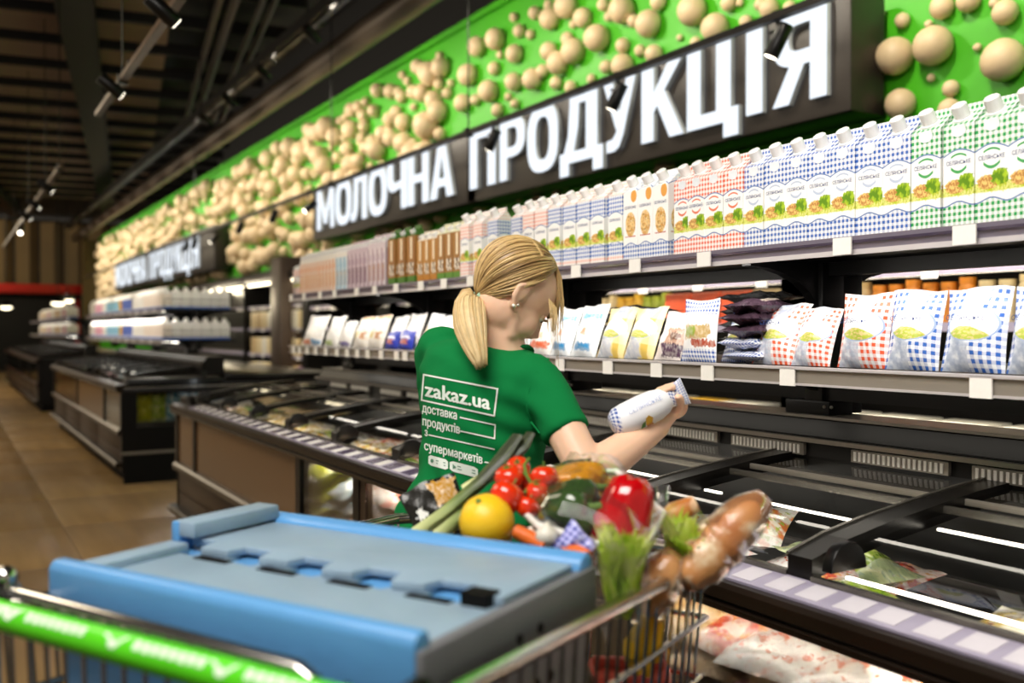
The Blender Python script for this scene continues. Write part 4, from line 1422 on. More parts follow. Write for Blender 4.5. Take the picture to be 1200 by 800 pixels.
pattern = [5, 5, 5, 0, 0, 4, 4, 3, 2, 2, 2, 0, 1, 1, 0, 0]
for lev, zt in (('upper', UZ), ('lower', LZ)):
    k = 0
    for i in range(46):
        x = -9.72 - i * .118
        c = pattern[min(len(pattern) - 1, i * len(pattern) // 46)]
        jug(x, 1.877, zt, c, '%s banded white jug, second shelving\'s %s board, %s along its front row' % (WORDS[c], lev, nth(i)), 'jugs in the front rows')
    for j in range(6):
        jug(-9.72, 1.97 + j * .095, zt, 0, 'white bottle on the end of the second shelving\'s %s board, %s in' % (lev, nth(j)), 'bottles along the shelving end')
for lev, zt in (('upper', UZ), ('lower', LZ)):
    for i in range(14):
        x = -18.2 - i * .42
        c = (0, 1, 5, 0, 3, 0, 5)[i % 7]
        o = jug(x, 1.925, zt, c, '%s pack on the %s board of the third shelving, %s along' % (WORDS[c], lev, nth(i)), 'packs on the third shelving')
        o.scale = (3.6, 2, 1.1)

# ------------------------------------------------------------------ goods inside the wall fridges
FM = {k: mat('fridge_' + k, c, .45, 0, .15, 18) for k, c in dict(cream='#d8c69a', beige='#c2a878', orange='#d8882c', yellow='#dcae34', red='#c8502c', lime='#a8b63c', white='#dedacb', brown='#8a5a30', purple='#7a4c94').items()}
jar_me = {k: MB().lathe([(.034, 0), (.036, .005), (.036, .085), (.028, .098), (.031, .099), (.031, .115), (0, .116)], 12).mesh('jar', FM[k], smooth=True) for k in FM}
box_me = {k: MB().box(-.11, .11, -.10, .10, 0, .13).mesh('box', FM[k], bevel=.006) for k in FM}
lid_me = MB().box(-.112, .112, -.102, .102, .105, .132).mesh('lid', FM['white'], bevel=.004)


def jar(x, y, z, k, label, group, s=1):
    o = tag(link('jar', jar_me[k], None, (x, y, z + .001)), label, 'jar', group)
    o.scale = (1.12, 1.12, s)


def fbox(x, y, z, k, label, group, sx=1, sz=1, lid=False):
    t = thing('food_box', label, 'box', (x, y, z + .001), 0, group)
    link('body', box_me[k], t).scale = (sx, 1, sz)
    if lid:
        link('lid', lid_me, t).scale = (sx, 1, sz)


FG = 'goods on the upper board of the wall fridges'
X0, X1 = x_on_y(690, 3.9), x_on_y(1215, 3.9)
pal = ['cream', 'orange', 'orange', 'beige', 'red', 'lime', 'yellow', 'cream', 'brown', 'orange', 'yellow', 'red']
x, i = X1, 0
cnt = {}
while x > X0 - 1.4:
    k = pal[(i // 3) % len(pal)]
    c = cnt[k] = cnt.get(k, -1) + 1
    lb = '%s %%s glimpsed under the top shelf, %s of its colour from the green-carton end' % (k, nth(c))
    if (i // 5) % 4 == 2:
        fbox(x - .06, 3.86, 1.40, k, lb % 'box', FG, 1, 1.45)
        x -= .24
    else:
        jar(x, 3.84, 1.40, k, lb % 'jar', FG, 1.6 + .15 * (i % 3 == 0))
        x -= .09
    i += 1
    if min(abs(x - f) for f in FX) < .12:
        x -= .17
x, i = x_on_y(1230, 3.9), 0
while x > -6.5:
    if min(abs(x - f) for f in FX) > .2:
        fbox(x, 3.86, .86, 'yellow' if i == 5 else 'cream', ('yellow tub lying in the slot below the lower shelf' if i == 5 else 'cream tub seen through the slot under the lower shelf, %s from its near end' % nth(i)), 'cream tubs in the wall fridges', 1.25, .8, i != 5)
        i += 1
    x -= .33
for zi, z in enumerate((.70, 1.05, 1.40)):
    for i in range(9):
        k = 'purple' if (i == 0 and zi == 0) else ('cream', 'beige', 'cream', 'white')[(i + zi) % 4]
        fbox(-11.2 - i * .26, 3.84, z, k, '%s pack in the wall fridge by the pillar, %s along its %s board' % (k, nth(i), ('lowest', 'middle', 'upper')[zi]), 'beige packs in the wall fridge', 1.0, 1.7)

# ------------------------------------------------------------------ frozen bags in the islands
def frozen_mat(name, a, b, c, white=.45, scale=4, rough=.2):
    m, nt, p = newmat(name)
    u, v, vec = uv(nt)
    n = uvnoise(nt, vec, scale, 1, 1.3)
    n2 = uvnoise(nt, vec, scale * 3.2)
    col = mixc(nt, (n - .5) * 10 + .5, rgb(a), rgb(b))
    col = mixc(nt, (n2 - .55) * 12, col, rgb(c))
    col = mixc(nt, (v.gt(.80) + v.lt(.16)) * white, col, rgb('#eef0f2'))
    nt.links.new(col, p.inputs['Base Color'])
    p.inputs['Roughness'].default_value = rough
    p.inputs['Coat Weight'].default_value = .5
    b_ = nt.nodes.new('ShaderNodeBump'); b_.inputs['Strength'].default_value = .6; b_.inputs['Distance'].default_value = .006
    nt.links.new(uvnoise(nt, vec, 8, 1.5, 1).k, b_.inputs['Height']); nt.links.new(b_.outputs[0], p.inputs['Normal'])
    return m


ZM = {
    'peas': frozen_mat('frozen_green_bag', '#8fb02c', '#c2cf6a', '#5c8a1c', .3),
    'mix': frozen_mat('frozen_mixed_bag', '#c9b25a', '#d8d0b8', '#a86a3a', .6),
    'carrot': frozen_mat('frozen_orange_bag', '#d8793a', '#e8e2d4', '#a9b84a', .6),
    'red': frozen_mat('frozen_red_bag', '#c8402a', '#ecd8cc', '#e0984a', .25),
    'white': frozen_mat('frozen_white_bag', '#e2dfda', '#c9c4c0', '#c8583c', .35),
    'yellow': frozen_mat('frozen_yellow_bag', '#b9c01e', '#cfd23c', '#93a010', .1),
    'ice': frozen_mat('frozen_ice_blue_bag', '#a9cde2', '#d6e6ee', '#7aa8c8', .4),
    'meat': frozen_mat('frozen_pink_tray', '#d89478', '#eadccb', '#b8503a', .2),
    'aqua': frozen_mat('teal_frozen_bag', '#4a9ab8', '#c4dce2', '#2c6a94', .2),
    'tan': frozen_mat('tan_frozen_bag', '#cfa566', '#dfc49a', '#a8743a', .2),
}
zm_me = {}


def frozen(kind, x, y, z, yaw, label, group, w=.26, l=.32, t=.07, tilt=0.0, seed=0):
    key = (kind, seed % 3)
    if key not in zm_me:
        zm_me[key] = pouch_mesh('bag', .26, .32, .07, ZM[kind], seed % 3 + 90, wrinkle=1.4)
    t_ = tag(link('frozen_bag', zm_me[key]), label, 'frozen food', group)
    t_.scale = (w / .26, t / .07, l / .32)
    t_.rotation_euler = (-PI / 2 + tilt, 0, yaw)
    t_.location = (x, y, z + t * .5)
    return t_


GF = 'frozen bags under the glass lids'
BAY = [d for d in DV if -6.0 < d < 1.0]
desc = {'peas': 'green vegetable', 'mix': 'mixed vegetable', 'carrot': 'carrot mix', 'red': 'red printed', 'white': 'white', 'meat': 'pink tray'}
spec_ = [(0.00, ('mix', 'carrot', 'red')), (-.63, ('peas', 'mix', 'carrot')), (-1.26, ('mix', 'white', 'red')), (-1.89, ('carrot', 'peas', 'white')), (-2.52, ('meat', 'mix', 'white')), (-3.15, ('mix', 'meat', 'peas')),
         (-3.78, ('mix', 'red', 'mix')), (-4.41, ('peas', 'mix', 'peas')), (-5.04, ('mix', 'carrot', 'mix')), (-5.67, ('white', 'mix', 'mix'))]
for bi, (bx, kinds) in enumerate(spec_):
    for j in range(6):
        k = kinds[j % 3]
        r = random.Random(bi * 7 + j)
        row, colu = j // 3, j % 3
        zz = .795 + .03 * r.random() - row * .03
        if bi in (1, 0) and row == 1:
            continue
        frozen(k, bx - .62 + .11 + colu * .2 + .02 * r.random(), 1.50 + row * .17 + .02 * r.random(), zz, .25 * (r.random() - .5) + (PI / 2 if r.random() > .5 else 0), '%s bag under the %s glass lid from the picture edge, %s in there' % (desc[k], nth(bi), nth(j)), GF, .19, .20, .055, .12, j)
p = on_y(1048, 682, 1.69)
frozen('peas', p.x, 1.69, p.z - .045, PI / 2 - .1, 'plump bag of green peas lying alone in the freezer beyond the black lid knob', GF, .19, .27, .09, .1, 2)
p = on_y(872, 640, 1.62)
frozen('carrot', p.x, 1.62, p.z - .03, .5, 'bag of carrot and greens showing below the loaf tip', GF, .17, .2, .07, .3, 1)
# stacks pressed against the glazed front
GS = 'frozen bags stacked against the freezer front'
CW = dict(white='white and red', red='bright red printed', meat='pink printed', tan='tan printed', mix='mixed vegetable', yellow='yellow-green', ice='ice blue')


def front_stack(pxs, kinds, z0, n, label, dz=.052, w=.24):
    for a, px in enumerate(pxs):
        for i in range(n):
            k = kinds[(a + (i if len(kinds) > 3 else 0)) % len(kinds)]
            x = x_on_y(px, 1.40)
            frozen(k, x + .02 * ((i * 5 + a) % 3 - 1), 1.385, z0 + i * dz, 0.10 * ((i * 7 + a * 3) % 5 - 2), ('%s ' % CW[k]) + label % (nth(i), nth(a)), GS, w, .24, .044 if dz < .05 else .05, .50, i)


front_stack((365, ), ('yellow',), .49, 5, 'bag in the stack at the freezer front, %s up of its %s column')
front_stack((396, ), ('ice',), .49, 4, 'bag in the stack at the freezer front, %s up of its %s column')
front_stack((432, 450, 470, 492), ('white', 'red', 'meat', 'tan', 'white'), .49, 5, 'bag behind the glass under the rail, %s up of its %s column')
front_stack((790, 850, 915, 990, 1075, 1170, 1280), ('white', 'red', 'white', 'mix', 'tan', 'red', 'white'), .47, 5, 'frozen bag behind glass under the black rail, %s up, %s column', .048, .29)
# bags in the end window of the second island
for i, px in enumerate((141, 155, 170, 184, 200, 216, 232)):
    for j in range(2):
        k = ('yellow', 'peas', 'aqua', 'ice', 'aqua', 'ice', 'peas')[i]
        pp = on_y(px, 480, 1.5)
        y = 1.56 + i * .125
        frozen(k, -9.08, y, .50 + j * .12, 0, '%s bag upright in the second island\'s end window, %s across, %s row' % ({'yellow': 'yellow', 'peas': 'green', 'aqua': 'teal', 'ice': 'pale blue'}[k], nth(i), nth(j)), 'bags in the end window', .13, .18, .06, PI / 2 + .05, i).rotation_euler = (0, 0, PI / 2)
area((-9.2, 1.98, .84), (-9.05, 1.98, .4), .05, .9, 5, (.85, .95, 1))
# ------------------------------------------------------------------ trolley and what is in it
CANG = math.radians(28.2)
CC = Vector((-1.2007, .4358, 0))
CR = Matrix.Translation(CC) @ Matrix.Rotation(CANG, 4, 'Z')
CXD, CYD = Vector((math.cos(CANG), math.sin(CANG), 0)), Vector((-math.sin(CANG), math.cos(CANG), 0))


def on_away(px, py, d):
    """point of the picture ray on the upright plane d metres ahead of the crate's centre line"""
    r = ray(px, py)
    return CAM + r * (((CC + CYD * d) - CAM).dot(CYD) / r.dot(CYD))


M['crateblue'] = mat('crate_blue', '#5c9ad2', .38, 0, .06, 10, bump=.15, bscale=60)
M['cratelid'] = mat('crate_lid_dusty', '#8ca2b4', .42, 0, .22, 6, bump=.15, bscale=70)
M['crategrey'] = mat('crate_end_grey', '#6a6a6e', .5, 0, .12, 8)
M['paper'] = mat('torn_paper', '#cdb18c', .8, 0, .15, 20)
cr = thing('folding_crate', 'blue plastic crate with a two-flap lid, riding in the shopping trolley', 'crate', (CC.x, CC.y, .705), CANG)
hb = .36
mb = MB()
w, d = .292, .192
ring = lambda s, z: [(-w * s, -d * s, z), (w * s, -d * s, z), (w * s, d * s, z), (-w * s, d * s, z)]
mb.loft([ring(.93, 0), ring(1.0, .27), ring(1.0, .335)], 0)
mb.build('body', M['crateblue'], cr, bevel=.008)
mb = MB()
for z0, z1, o in ((.285, .335, .008),):
    mb.box(-.300, .296, .190, .200, z0, z1).box(-.300, -.288, -.2, .2, z0, z1)
mb.build('rim_band', M['crateblue'], cr, bevel=.003)
e = MB().prism([(-.192, .335), (.192, .335), (.192, .27), (.18, .01), (-.18, .01), (-.192, .27)], .286, .298, 'x').box(.286, .304, -.200, .200, .285, .345).build('end_panel', M['crategrey'], cr, bevel=.003)
e['label'] = 'dull grey short end with round holes'
for k in range(4):
    MB().lathe([(0, 0), (.0075, 0), (.0075, .002), (0, .002)], 10, Matrix.Translation((.299, -.03 + k * .035, .235)) @ Matrix.Rotation(PI / 2, 4, 'Y')).build('hole', M['blackmatt'], e)
for k in range(2):
    MB().lathe([(0, 0), (.0065, 0), (.0065, .002), (0, .002)], 10, Matrix.Translation((.304, -.01 + k * .05, .305)) @ Matrix.Rotation(PI / 2, 4, 'Y')).build('hole', M['blackmatt'], e)
MB().prism([(-.12, .15), (-.06, .16), (-.055, .24), (-.10, .245), (-.122, .2)], .298, .3005, 'x').build('paper_scrap', M['paper'], e)
MB().prism([(.00, .05), (.06, .06), (.055, .12), (.01, .115)], .296, .2995, 'x').build('paper_scrap', M['paper'], e)
# lid flaps with interlocking teeth along the middle
N = 5


def flap(sgn, z, th):
    pts = []
    edge = [(-.29, -sgn * .192), (.284, -sgn * .192)]
    teeth = []
    step = .574 / N
    for k in range(N):
        a = .284 - k * step
        teeth += [(a, sgn * .012), (a - step * .40, sgn * .020), (a - step * .52, -sgn * .022), (a - step * .95, -sgn * .018)]
    return MB().prism(edge + teeth, z, z + th, 'z')


nf = flap(1, .328, .012).build('lid_flap', M['cratelid'], cr, bevel=.002)
ff = flap(-1, .3405, .012).build('lid_flap', M['cratelid'], cr, bevel=.002)
for k in range(4):
    x = .19 - k * .125
    MB().box(x - .035, x + .03, -.035, -.02, .340, .3415).build('slot', M['blackmatt'], nf)
# hinge rims along the long sides, end strips across the short sides
MB().prism([(-.203, .27), (-.203, .352), (-.197, .362), (-.178, .362), (-.172, .345), (-.186, .335), (-.190, .27)], -.302, .296, 'x').build('hinge_rim', M['crateblue'], cr, bevel=.004)
MB().prism([(.162, .342), (.168, .357), (.178, .363), (.192, .365), (.203, .358), (.203, .325), (.19, .325)], -.300, .296, 'x').build('hinge_rim', M['crateblue'], cr, bevel=.004)
for x0, x1 in ((-.2, -.14), (.02, .10), (.16, .22)):
    MB().prism([(.189, .361), (.190, .3645), (.205, .359), (.205, .332), (.203, .332)], x0, x1, 'x').build('hinge_knuckle', M['crateblue'], cr)
MB().box(-.302, -.262, -.195, -.005, .335, .352).build('end_strip', M['cratelid'], cr, bevel=.004)
MB().box(-.304, -.258, .0, .175, .356, .380).build('end_strip', M['cratelid'], cr, bevel=.004)
MB().box(-.306, -.290, -.002, .03, .335, .379).build('latch', M['crateblue'], cr, bevel=.003)
MB().box(.235, .272, -.03, .0, .340, .356).build('latch_pocket', M['blackmatt'], cr)

# ---- the trolley
ct = thing('shopping_trolley', 'chrome wire shopping trolley with a bright green handle', 'trolley', (CC.x, CC.y, 0), CANG)
XW = .325
zr = lambda y: 1.012 - .025 * (y + .28) / .86          # rail height
xl = lambda y: XW - .0 * y
Y0, Y1, ZF = -.27, .61, .69
rail = MB().tube([(-XW, Y0, zr(Y0)), (-XW, Y1 - .04, zr(Y1)), (-XW + .04, Y1, zr(Y1)), (XW - .03, Y1, zr(Y1)), (XW + .01, Y1 - .04, zr(Y1)), (XW, Y0, zr(Y0))], .011, 10)
rail.build('rim_rail', M['chrome'], ct, smooth=True)


def wire(pts, r=.0028):
    return MB().tube(pts, r, 6).build('wire', M['chrome'], ct, smooth=True)


bx = lambda s: s * (XW - .014)
for i in range(25):
    y = Y0 + .02 + i * (Y1 - Y0 - .05) / 24
    for s_ in (-1, 1):
        wire([(s_ * XW, y, zr(y)), (bx(s_), y * .93, ZF)])
for i in range(17):
    x = -XW + .03 + i * (2 * XW - .06) / 16
    wire([(x, Y1, zr(Y1)), (x * .955, Y1 * .93, ZF), (x * .955, Y0 * .93, ZF)])
for i in range(17):
    x = -XW + .03 + i * (2 * XW - .06) / 16
    wire([(x, Y0 + .01, zr(Y0) + .02), (x * .955, Y0 * .93, ZF)])
for t_ in (.28, .62):
    z = ZF + (1 - t_) * .29
    f = 1 - t_ * .043
    r_ = .0055 if t_ < .3 else .004
    wire([(-XW * f, Y0 * (1 - t_ * .07), z), (-XW * f, Y1 * (1 - t_ * .07), z - .02), (XW * f, Y1 * (1 - t_ * .07), z - .02), (XW * f, Y0 * (1 - t_ * .07), z)], r_)
for i in range(7):
    y = Y0 + .08 + i * .12
    wire([(bx(-1), y * .93, ZF), (bx(1), y * .93, ZF)], .004)
# chassis, wheels
for s_ in (-1, 1):
    MB().tube([(s_ * .27, -.30, 1.0), (s_ * .27, -.30, .30), (s_ * .27, -.24, .22), (s_ * .22, .50, .20)], .013, 8).build('chassis_tube', M['chrome'], ct, smooth=True)
    MB().tube([(s_ * .25, -.26, .45), (s_ * .24, .1, .60), (s_ * .24, .45, .68)], .011, 8).build('chassis_tube', M['chrome'], ct, smooth=True)
    for y in (-.24, .48):
        wh = MB().lathe([(0, -.014), (.055, -.014), (.06, -.006), (.06, .006), (.055, .014), (0, .014)], 16, Matrix.Translation((s_ * .24, y, .0605)) @ Matrix.Rotation(PI / 2, 4, 'Y')).build('wheel', M['blackmatt'], ct, smooth=True)
        MB().prism([(y - .02, .06), (y + .02, .06), (y + .015, .21), (y - .015, .21)], s_ * .24 - .024, s_ * .24 - .018, 'x').prism([(y - .02, .06), (y + .02, .06), (y + .015, .21), (y - .015, .21)], s_ * .24 + .018, s_ * .24 + .024, 'x').build('fork', M['steel'], wh)
# handle
M['handlegreen'] = mat('handle_green', '#52cc14', .35, 0, .08, 14)
M['handleprint'] = mat('handle_print', '#dff0d8', .45, 0, .05, 40)
HZ, HY = 1.035, -.312
h_ = MB().tube([(-.36, HY, HZ), (.34, HY, HZ)], .0175, 16).build('handle', M['handlegreen'], ct, smooth=True)
for s_ in (-1, 1):
    MB().tube([(s_ * .345, HY, HZ), (s_ * .345, HY + .05, HZ + .005), (s_ * .33, Y0 + .02, 1.01)], .015, 10).build('handle_bracket', M['black'], ct, smooth=True)
    if s_ < 0:
        MB().ball((s_ * .345, -.235, 1.045), .017, 10, 8).build('end_knob', M['chrome'], ct, smooth=True)
MB().tube([(-.335, -.238, 1.028), (.19, -.252, 1.028), (.205, -.252, 1.022), (.21, -.252, 1.0)], .0115, 10).build('seat_bar', M['chrome'], ct, smooth=True)
MB().tube([(-.50, -.17, 1.01), (-.42, -.20, 1.02), (-.345, -.22, 1.03)], .007, 8).build('side_loop', M['chrome'], ct, smooth=True)
MB().tube([(-.36, -.31, 1.02), (-.345, -.30, .92), (-.33, -.29, .70)], .009, 8).build('side_loop', M['chrome'], ct, smooth=True)


def on_handle(x0, x1, prof, name):
    """printed patch that follows the tube: angles run over its top and near side"""
    mb = MB()
    R = .0179
    rings = []
    for (x, a0, a1) in prof:
        rings.append([(x, HY - R * math.sin(a), HZ + R * math.cos(a)) for a in [a0 + (a1 - a0) * i / 6 for i in range(7)]])
    mb.loft(rings, 0, cap=False, closed=False)
    return mb.build(name, M['handleprint'], h_)


for x in (-.33, -.205, -.02, .14):
    on_handle(0, 0, [(x, .35, .6), (x + .014, .7, 1.25), (x + .022, .85, 1.3), (x + .032, .4, .75), (x + .036, .2, .45)], 'leaf_print')
    for k in range(8):
        x1 = x + .05 + .0135 * k
        on_handle(0, 0, [(x1, .46 - .1 * (k % 3 == 0), 1.05), (x1 + .004, .42, 1.08), (x1 + .010, .45, 1.02 + .1 * (k % 4 == 1))], 'word_print')

# ---- groceries
def place(o, p):
    o.location = p
    return o


GG = None
M['tomato'] = mat('tomato_skin', '#d8300c', .18, 0, .15, 8, coat=.4)
M['stem'] = mat('vine_green', '#5a7a28', .6, 0, .2, 40)
M['lemon'] = mat('yellow_peel', '#f0c01e', .4, 0, .05, 20, bump=.15, bscale=220)
M['redpep'] = mat('red_pepper', '#b80810', .14, 0, .12, 6, coat=.6)
M['greenpep'] = mat('green_pepper', '#2c4a14', .14, 0, .25, 6, coat=.6)
M['yellowpep'] = mat('orange_pepper', '#dc9412', .2, 0, .08, 6, coat=.5)
def crust_mat():
    m, nt, p = newmat('bread_crust')
    n, n2 = noise_sock(nt, 26, 4), noise_sock(nt, 9, 2)
    col = mixc(nt, (S(nt, n2.outputs[0]) - .35) * 3, rgb('#b56a2c'), rgb('#dfa560'))
    col = mixc(nt, (S(nt, n.outputs[0]) - .52) * 5, col, rgb('#f3e0bc'))
    nt.links.new(col, p.inputs['Base Color'])
    p.inputs['Roughness'].default_value = .4
    b = nt.nodes.new('ShaderNodeBump'); b.inputs['Strength'].default_value = .5; b.inputs['Distance'].default_value = .004
    nt.links.new(n.outputs[0], b.inputs['Height']); nt.links.new(b.outputs[0], p.inputs['Normal'])
    return m


M['crust'] = crust_mat()
def leaf_mat(name, a, b):
    m, nt, p = newmat(name)
    nt.nodes.remove(p)
    n = noise_sock(nt, 30, 3)
    col = mixc(nt, (S(nt, n.outputs[0]) - .4) * 3, rgb(a), rgb(b))
    d = nt.nodes.new('ShaderNodeBsdfPrincipled'); d.inputs['Roughness'].default_value = .4
    t = nt.nodes.new('ShaderNodeBsdfTranslucent')
    nt.links.new(col, d.inputs['Base Color']); nt.links.new(col, t.inputs[0])
    x = nt.nodes.new('ShaderNodeMixShader'); x.inputs[0].default_value = .55
    nt.links.new(d.outputs[0], x.inputs[1]); nt.links.new(t.outputs[0], x.inputs[2])
    nt.links.new(x.outputs[0], nt.nodes['Material Output'].inputs[0])
    return m


M['lettuce'] = leaf_mat('lettuce_leaf', '#e4f268', '#f8f8cc')
M['lettuce2'] = leaf_mat('lettuce_dark_leaf', '#c4e63c', '#ecf294')
M['carrotm'] = mat('carrot_skin', '#d8641c', .5, 0, .12, 30)
M['banana'] = mat('banana_peel', '#f2c024', .45, 0, .12, 15)
M['filmclear'] = thin_glass('clear_wrap', (.98, .98, .98, 1), .09, .5, .03)
M['filmthin'] = thin_glass('stretched_film', (.99, .99, .99, 1), .07, .32, .012)
M['onion'] = mat('pale_onion', '#d8d2c4', .4, 0, .08, 20)
M['tray'] = mat('clear_tray_rim', '#ebe8e2', .2, 0, .04, 20)


def leek_mat():
    m, nt, p = newmat('leek_stalk')
    u, v, vec = uv(nt)
    n = uvnoise(nt, vec, 4, 6, 1)
    col = mixc(nt, (v - .05) * 3.2, rgb('#d8dca0'), rgb('#6a8230'))
    col = mixc(nt, (v - .28) * 3.8, col, rgb('#232c18'))
    col = mixc(nt, (n - .5) * 1.2, col, rgb('#9fae5a'))
    nt.links.new(col, p.inputs['Base Color'])
    p.inputs['Roughness'].default_value = .45
    return m


M['leek'] = leek_mat()


def stalk(name, pts, rad, flat, m, label, cat, group=None):
    mb = MB()
    pts = [Vector(p) for p in pts]
    # smooth the path
    P, R = [], []
    for i in range(len(pts) - 1):
        for k in range(5):
            t = k / 5
            P.append(pts[i].lerp(pts[i + 1], t)); R.append(rad[i] + (rad[i + 1] - rad[i]) * t)
    P.append(pts[-1]); R.append(rad[-1])
    n = 10
    rings = []
    side = None
    for i, p in enumerate(P):
        t = (P[min(i + 1, len(P) - 1)] - P[max(i - 1, 0)]).normalized()
        s_ = t.cross(Vector((0, 0, 1))).normalized()
        up = s_.cross(t)
        f = 1 - (1 - flat) * i / (len(P) - 1)
        rings.append([p + s_ * math.cos(2 * PI * k / n) * R[i] + up * math.sin(2 * PI * k / n) * R[i] * f for k in range(n)])
    mb.loft(rings, 0, uv=True)
    o = mb.build(name, m, None, smooth=True)
    return tag(o, label, cat, group)


stalk('leek', [on_away(470, 640, .30), on_away(520, 603, .33), on_away(562, 566, .37), on_away(590, 535, .41), on_away(607, 510, .44)], [.016, .015, .016, .019, .014], .35, M['leek'], 'thick leek with dark green top, leaning across the green shirt', 'leek')
stalk('leek', [on_away(500, 640, .27), on_away(540, 606, .29), on_away(566, 585, .32), on_away(592, 570, .36)], [.014, .013, .012, .008], .6, M['leek'], 'slimmer pale leek lying beside the yellow fruit', 'leek')
stalk('leek', [on_away(545, 575, .38), on_away(575, 556, .40), on_away(610, 526, .44), on_away(622, 507, .46)], [.012, .015, .019, .012], .3, M['leek'], 'leek leaf with the darkest top, behind the thick leek', 'leek')
stalk('leek', [on_away(615, 575, .42), on_away(640, 556, .44), on_away(668, 544, .45), on_away(692, 538, .46)], [.010, .014, .015, .006], .3, M['leek'], 'flat leek leaf sticking out above the orange pepper', 'leek')
# black wrapped pasta bag
M['pastabag'] = pouch_mat('pasta_bag', '#1a1a16', base='#22211c', plain='#14130f', pic=False, blocks=((.5, .95, .55, .95, '#b5842c'), (.12, .32, .50, .66, '#e6e6e4'), (.45, .6, .18, .30, '#b02a20'), (.12, .25, .2, .3, '#8a9a3a')), rough=.25)
o = tag(link('pasta_bag', pouch_mesh('bag', .105, .125, .04, M['pastabag'], 5)), 'dark pasta bag with white and red print, under the leek stalks', 'pasta bag')
_b0, _b1 = on_away(532, 640, .345), on_away(506, 582, .365)
_up = (_b1 - _b0).normalized()
_fr = (-FWD + Vector((0, 0, .5))); _fr = (_fr - _up * _fr.dot(_up)).normalized()
_rt = -_fr.cross(_up) * -1
_rt = _up.cross(_fr)
o.matrix_world = Matrix(((-_rt.x * -1, -_fr.x, _up.x, _b0.x), (_rt.y, -_fr.y, _up.y, _b0.y), (_rt.z, -_fr.z, _up.z, _b0.z), (0, 0, 0, 1)))
# tomatoes on the vine
tom = MB()
prof = [(.002, -.80), (.35, -.84), (.75, -.62), (.98, -.15), (.98, .25), (.78, .62), (.42, .80), (.15, .74), (.002, .70)]
tom.lathe(prof, 18)
tomato_me = tom.mesh('tomato', M['tomato'], smooth=True, angle=3)
cal = MB()
for k in range(5):
    a = 2 * PI * k / 5
    cal.prism([(0, -.08), (.5, 0), (0, .08)], .74, .79, 'z', 0, Matrix.Rotation(a, 4, 'Z'))
cal.tube([(0, 0, .74), (.05, .02, 1.15)], .06, 6)
cal_me = cal.mesh('calyx', M['stem'])
TOM = [(594, 582, 21, .30, 'largest tomato, resting on the yellow fruit'), (597, 560, 18, .34, 'tomato above the largest one, on the leek side'), (607, 549, 15, .38, 'tomato at the top of the vine'),
       (638, 560, 17, .36, 'tomato touching the rim of the pepper tray, upper one'), (630, 577, 15, .34, 'tomato touching the rim of the pepper tray, lower one'), (617, 566, 13, .37, 'tomato deepest in the middle of the vine'),
       (618, 594, 14, .31, 'dark shaded tomato low beside the tray corner')]
for i, (px, py, r, d_, lb) in enumerate(TOM):
    p = on_away(px, py, d_)
    rr = r * (p - CAM).dot(FWD) / 1100
    t_ = thing('tomato', 'ripe red ' + lb, 'tomato', p, 0, 'tomatoes on the vine')
    t_.scale = (rr, rr, rr)
    rm = random.Random(i)
    t_.rotation_euler = (.9 * (rm.random() - .3), .9 * (rm.random() - .5), 6 * rm.random())
    link('skin', tomato_me, t_)
    link('calyx', cal_me, t_)
vn = MB().tube([on_away(606, 552, .36), on_away(617, 556, .345), on_away(622, 566, .34), on_away(634, 562, .34)], .003, 6).tube([on_away(617, 556, .345), on_away(614, 545, .36), on_away(620, 537, .38)], .0028, 6).tube([on_away(622, 566, .34), on_away(615, 578, .32)], .0028, 6)
tag(vn.build('tomato_vine', M['stem'], smooth=True), 'green vine stem joining the red tomatoes', 'vine')
# yellow fruit
p = on_away(571, 613, .262)
yf = thing('yellow_fruit', 'round yellow citrus fruit just behind the lid of the blue crate', 'fruit', p)
yf.rotation_euler = (.5, .3, 0)
MB().lathe([(.001, -.044), (.010, -.043), (.026, -.036), (.039, -.018), (.0425, .0), (.040, .018), (.029, .035), (.012, .043), (.001, .045)], 20).build('peel', M['lemon'], yf, smooth=True, angle=3)
MB().lathe([(.004, .043), (.0045, .047), (.001, .048)], 8).build('stem_end', M['stem'], yf)
# onions / garlic, carrot, printed bag
for i, (px, py, d_, r, lb) in enumerate(((641, 628, .25, .018, 'pale onion showing between the tomatoes and the tray'), (622, 628, .26, .012, 'smaller pale onion tucked under the tray corner'))):
    o = thing('onion', lb, 'onion', on_away(px, py, d_), 0, 'onions')
    MB().lathe([(.001, -r * .85), (r * .6, -r * .75), (r, -.1 * r), (r * .85, r * .5), (r * .3, r * .9), (.002, r * 1.2)], 14).build('skin', M['onion'], o, smooth=True, angle=3)
stalk('carrot', [on_away(604, 622, .25), on_away(620, 630, .25), on_away(640, 640, .24)], [.010, .012, .009], 1, M['carrotm'], 'orange carrot lying along the lid of the blue crate', 'carrot')
stalk('carrot', [on_away(660, 645, .245), on_away(676, 646, .245), on_away(690, 652, .24)], [.008, .010, .009], 1, M['carrotm'], 'orange carrot end below the tray rim', 'carrot')
o = tag(link('sweets_bag', pouch_mesh('bag', .055, .045, .02, pouch_mat('violet_bag', '#343c9c', base='#b8b8ea', nx=5, ny=5, grey=False, pic=False), 8, wrinkle=1.5)), 'small violet and white checked bag between the crate lid and the tray', 'bag')
o.location = on_away(664, 652, .245)
o.rotation_euler = (-.5, .5, CANG)

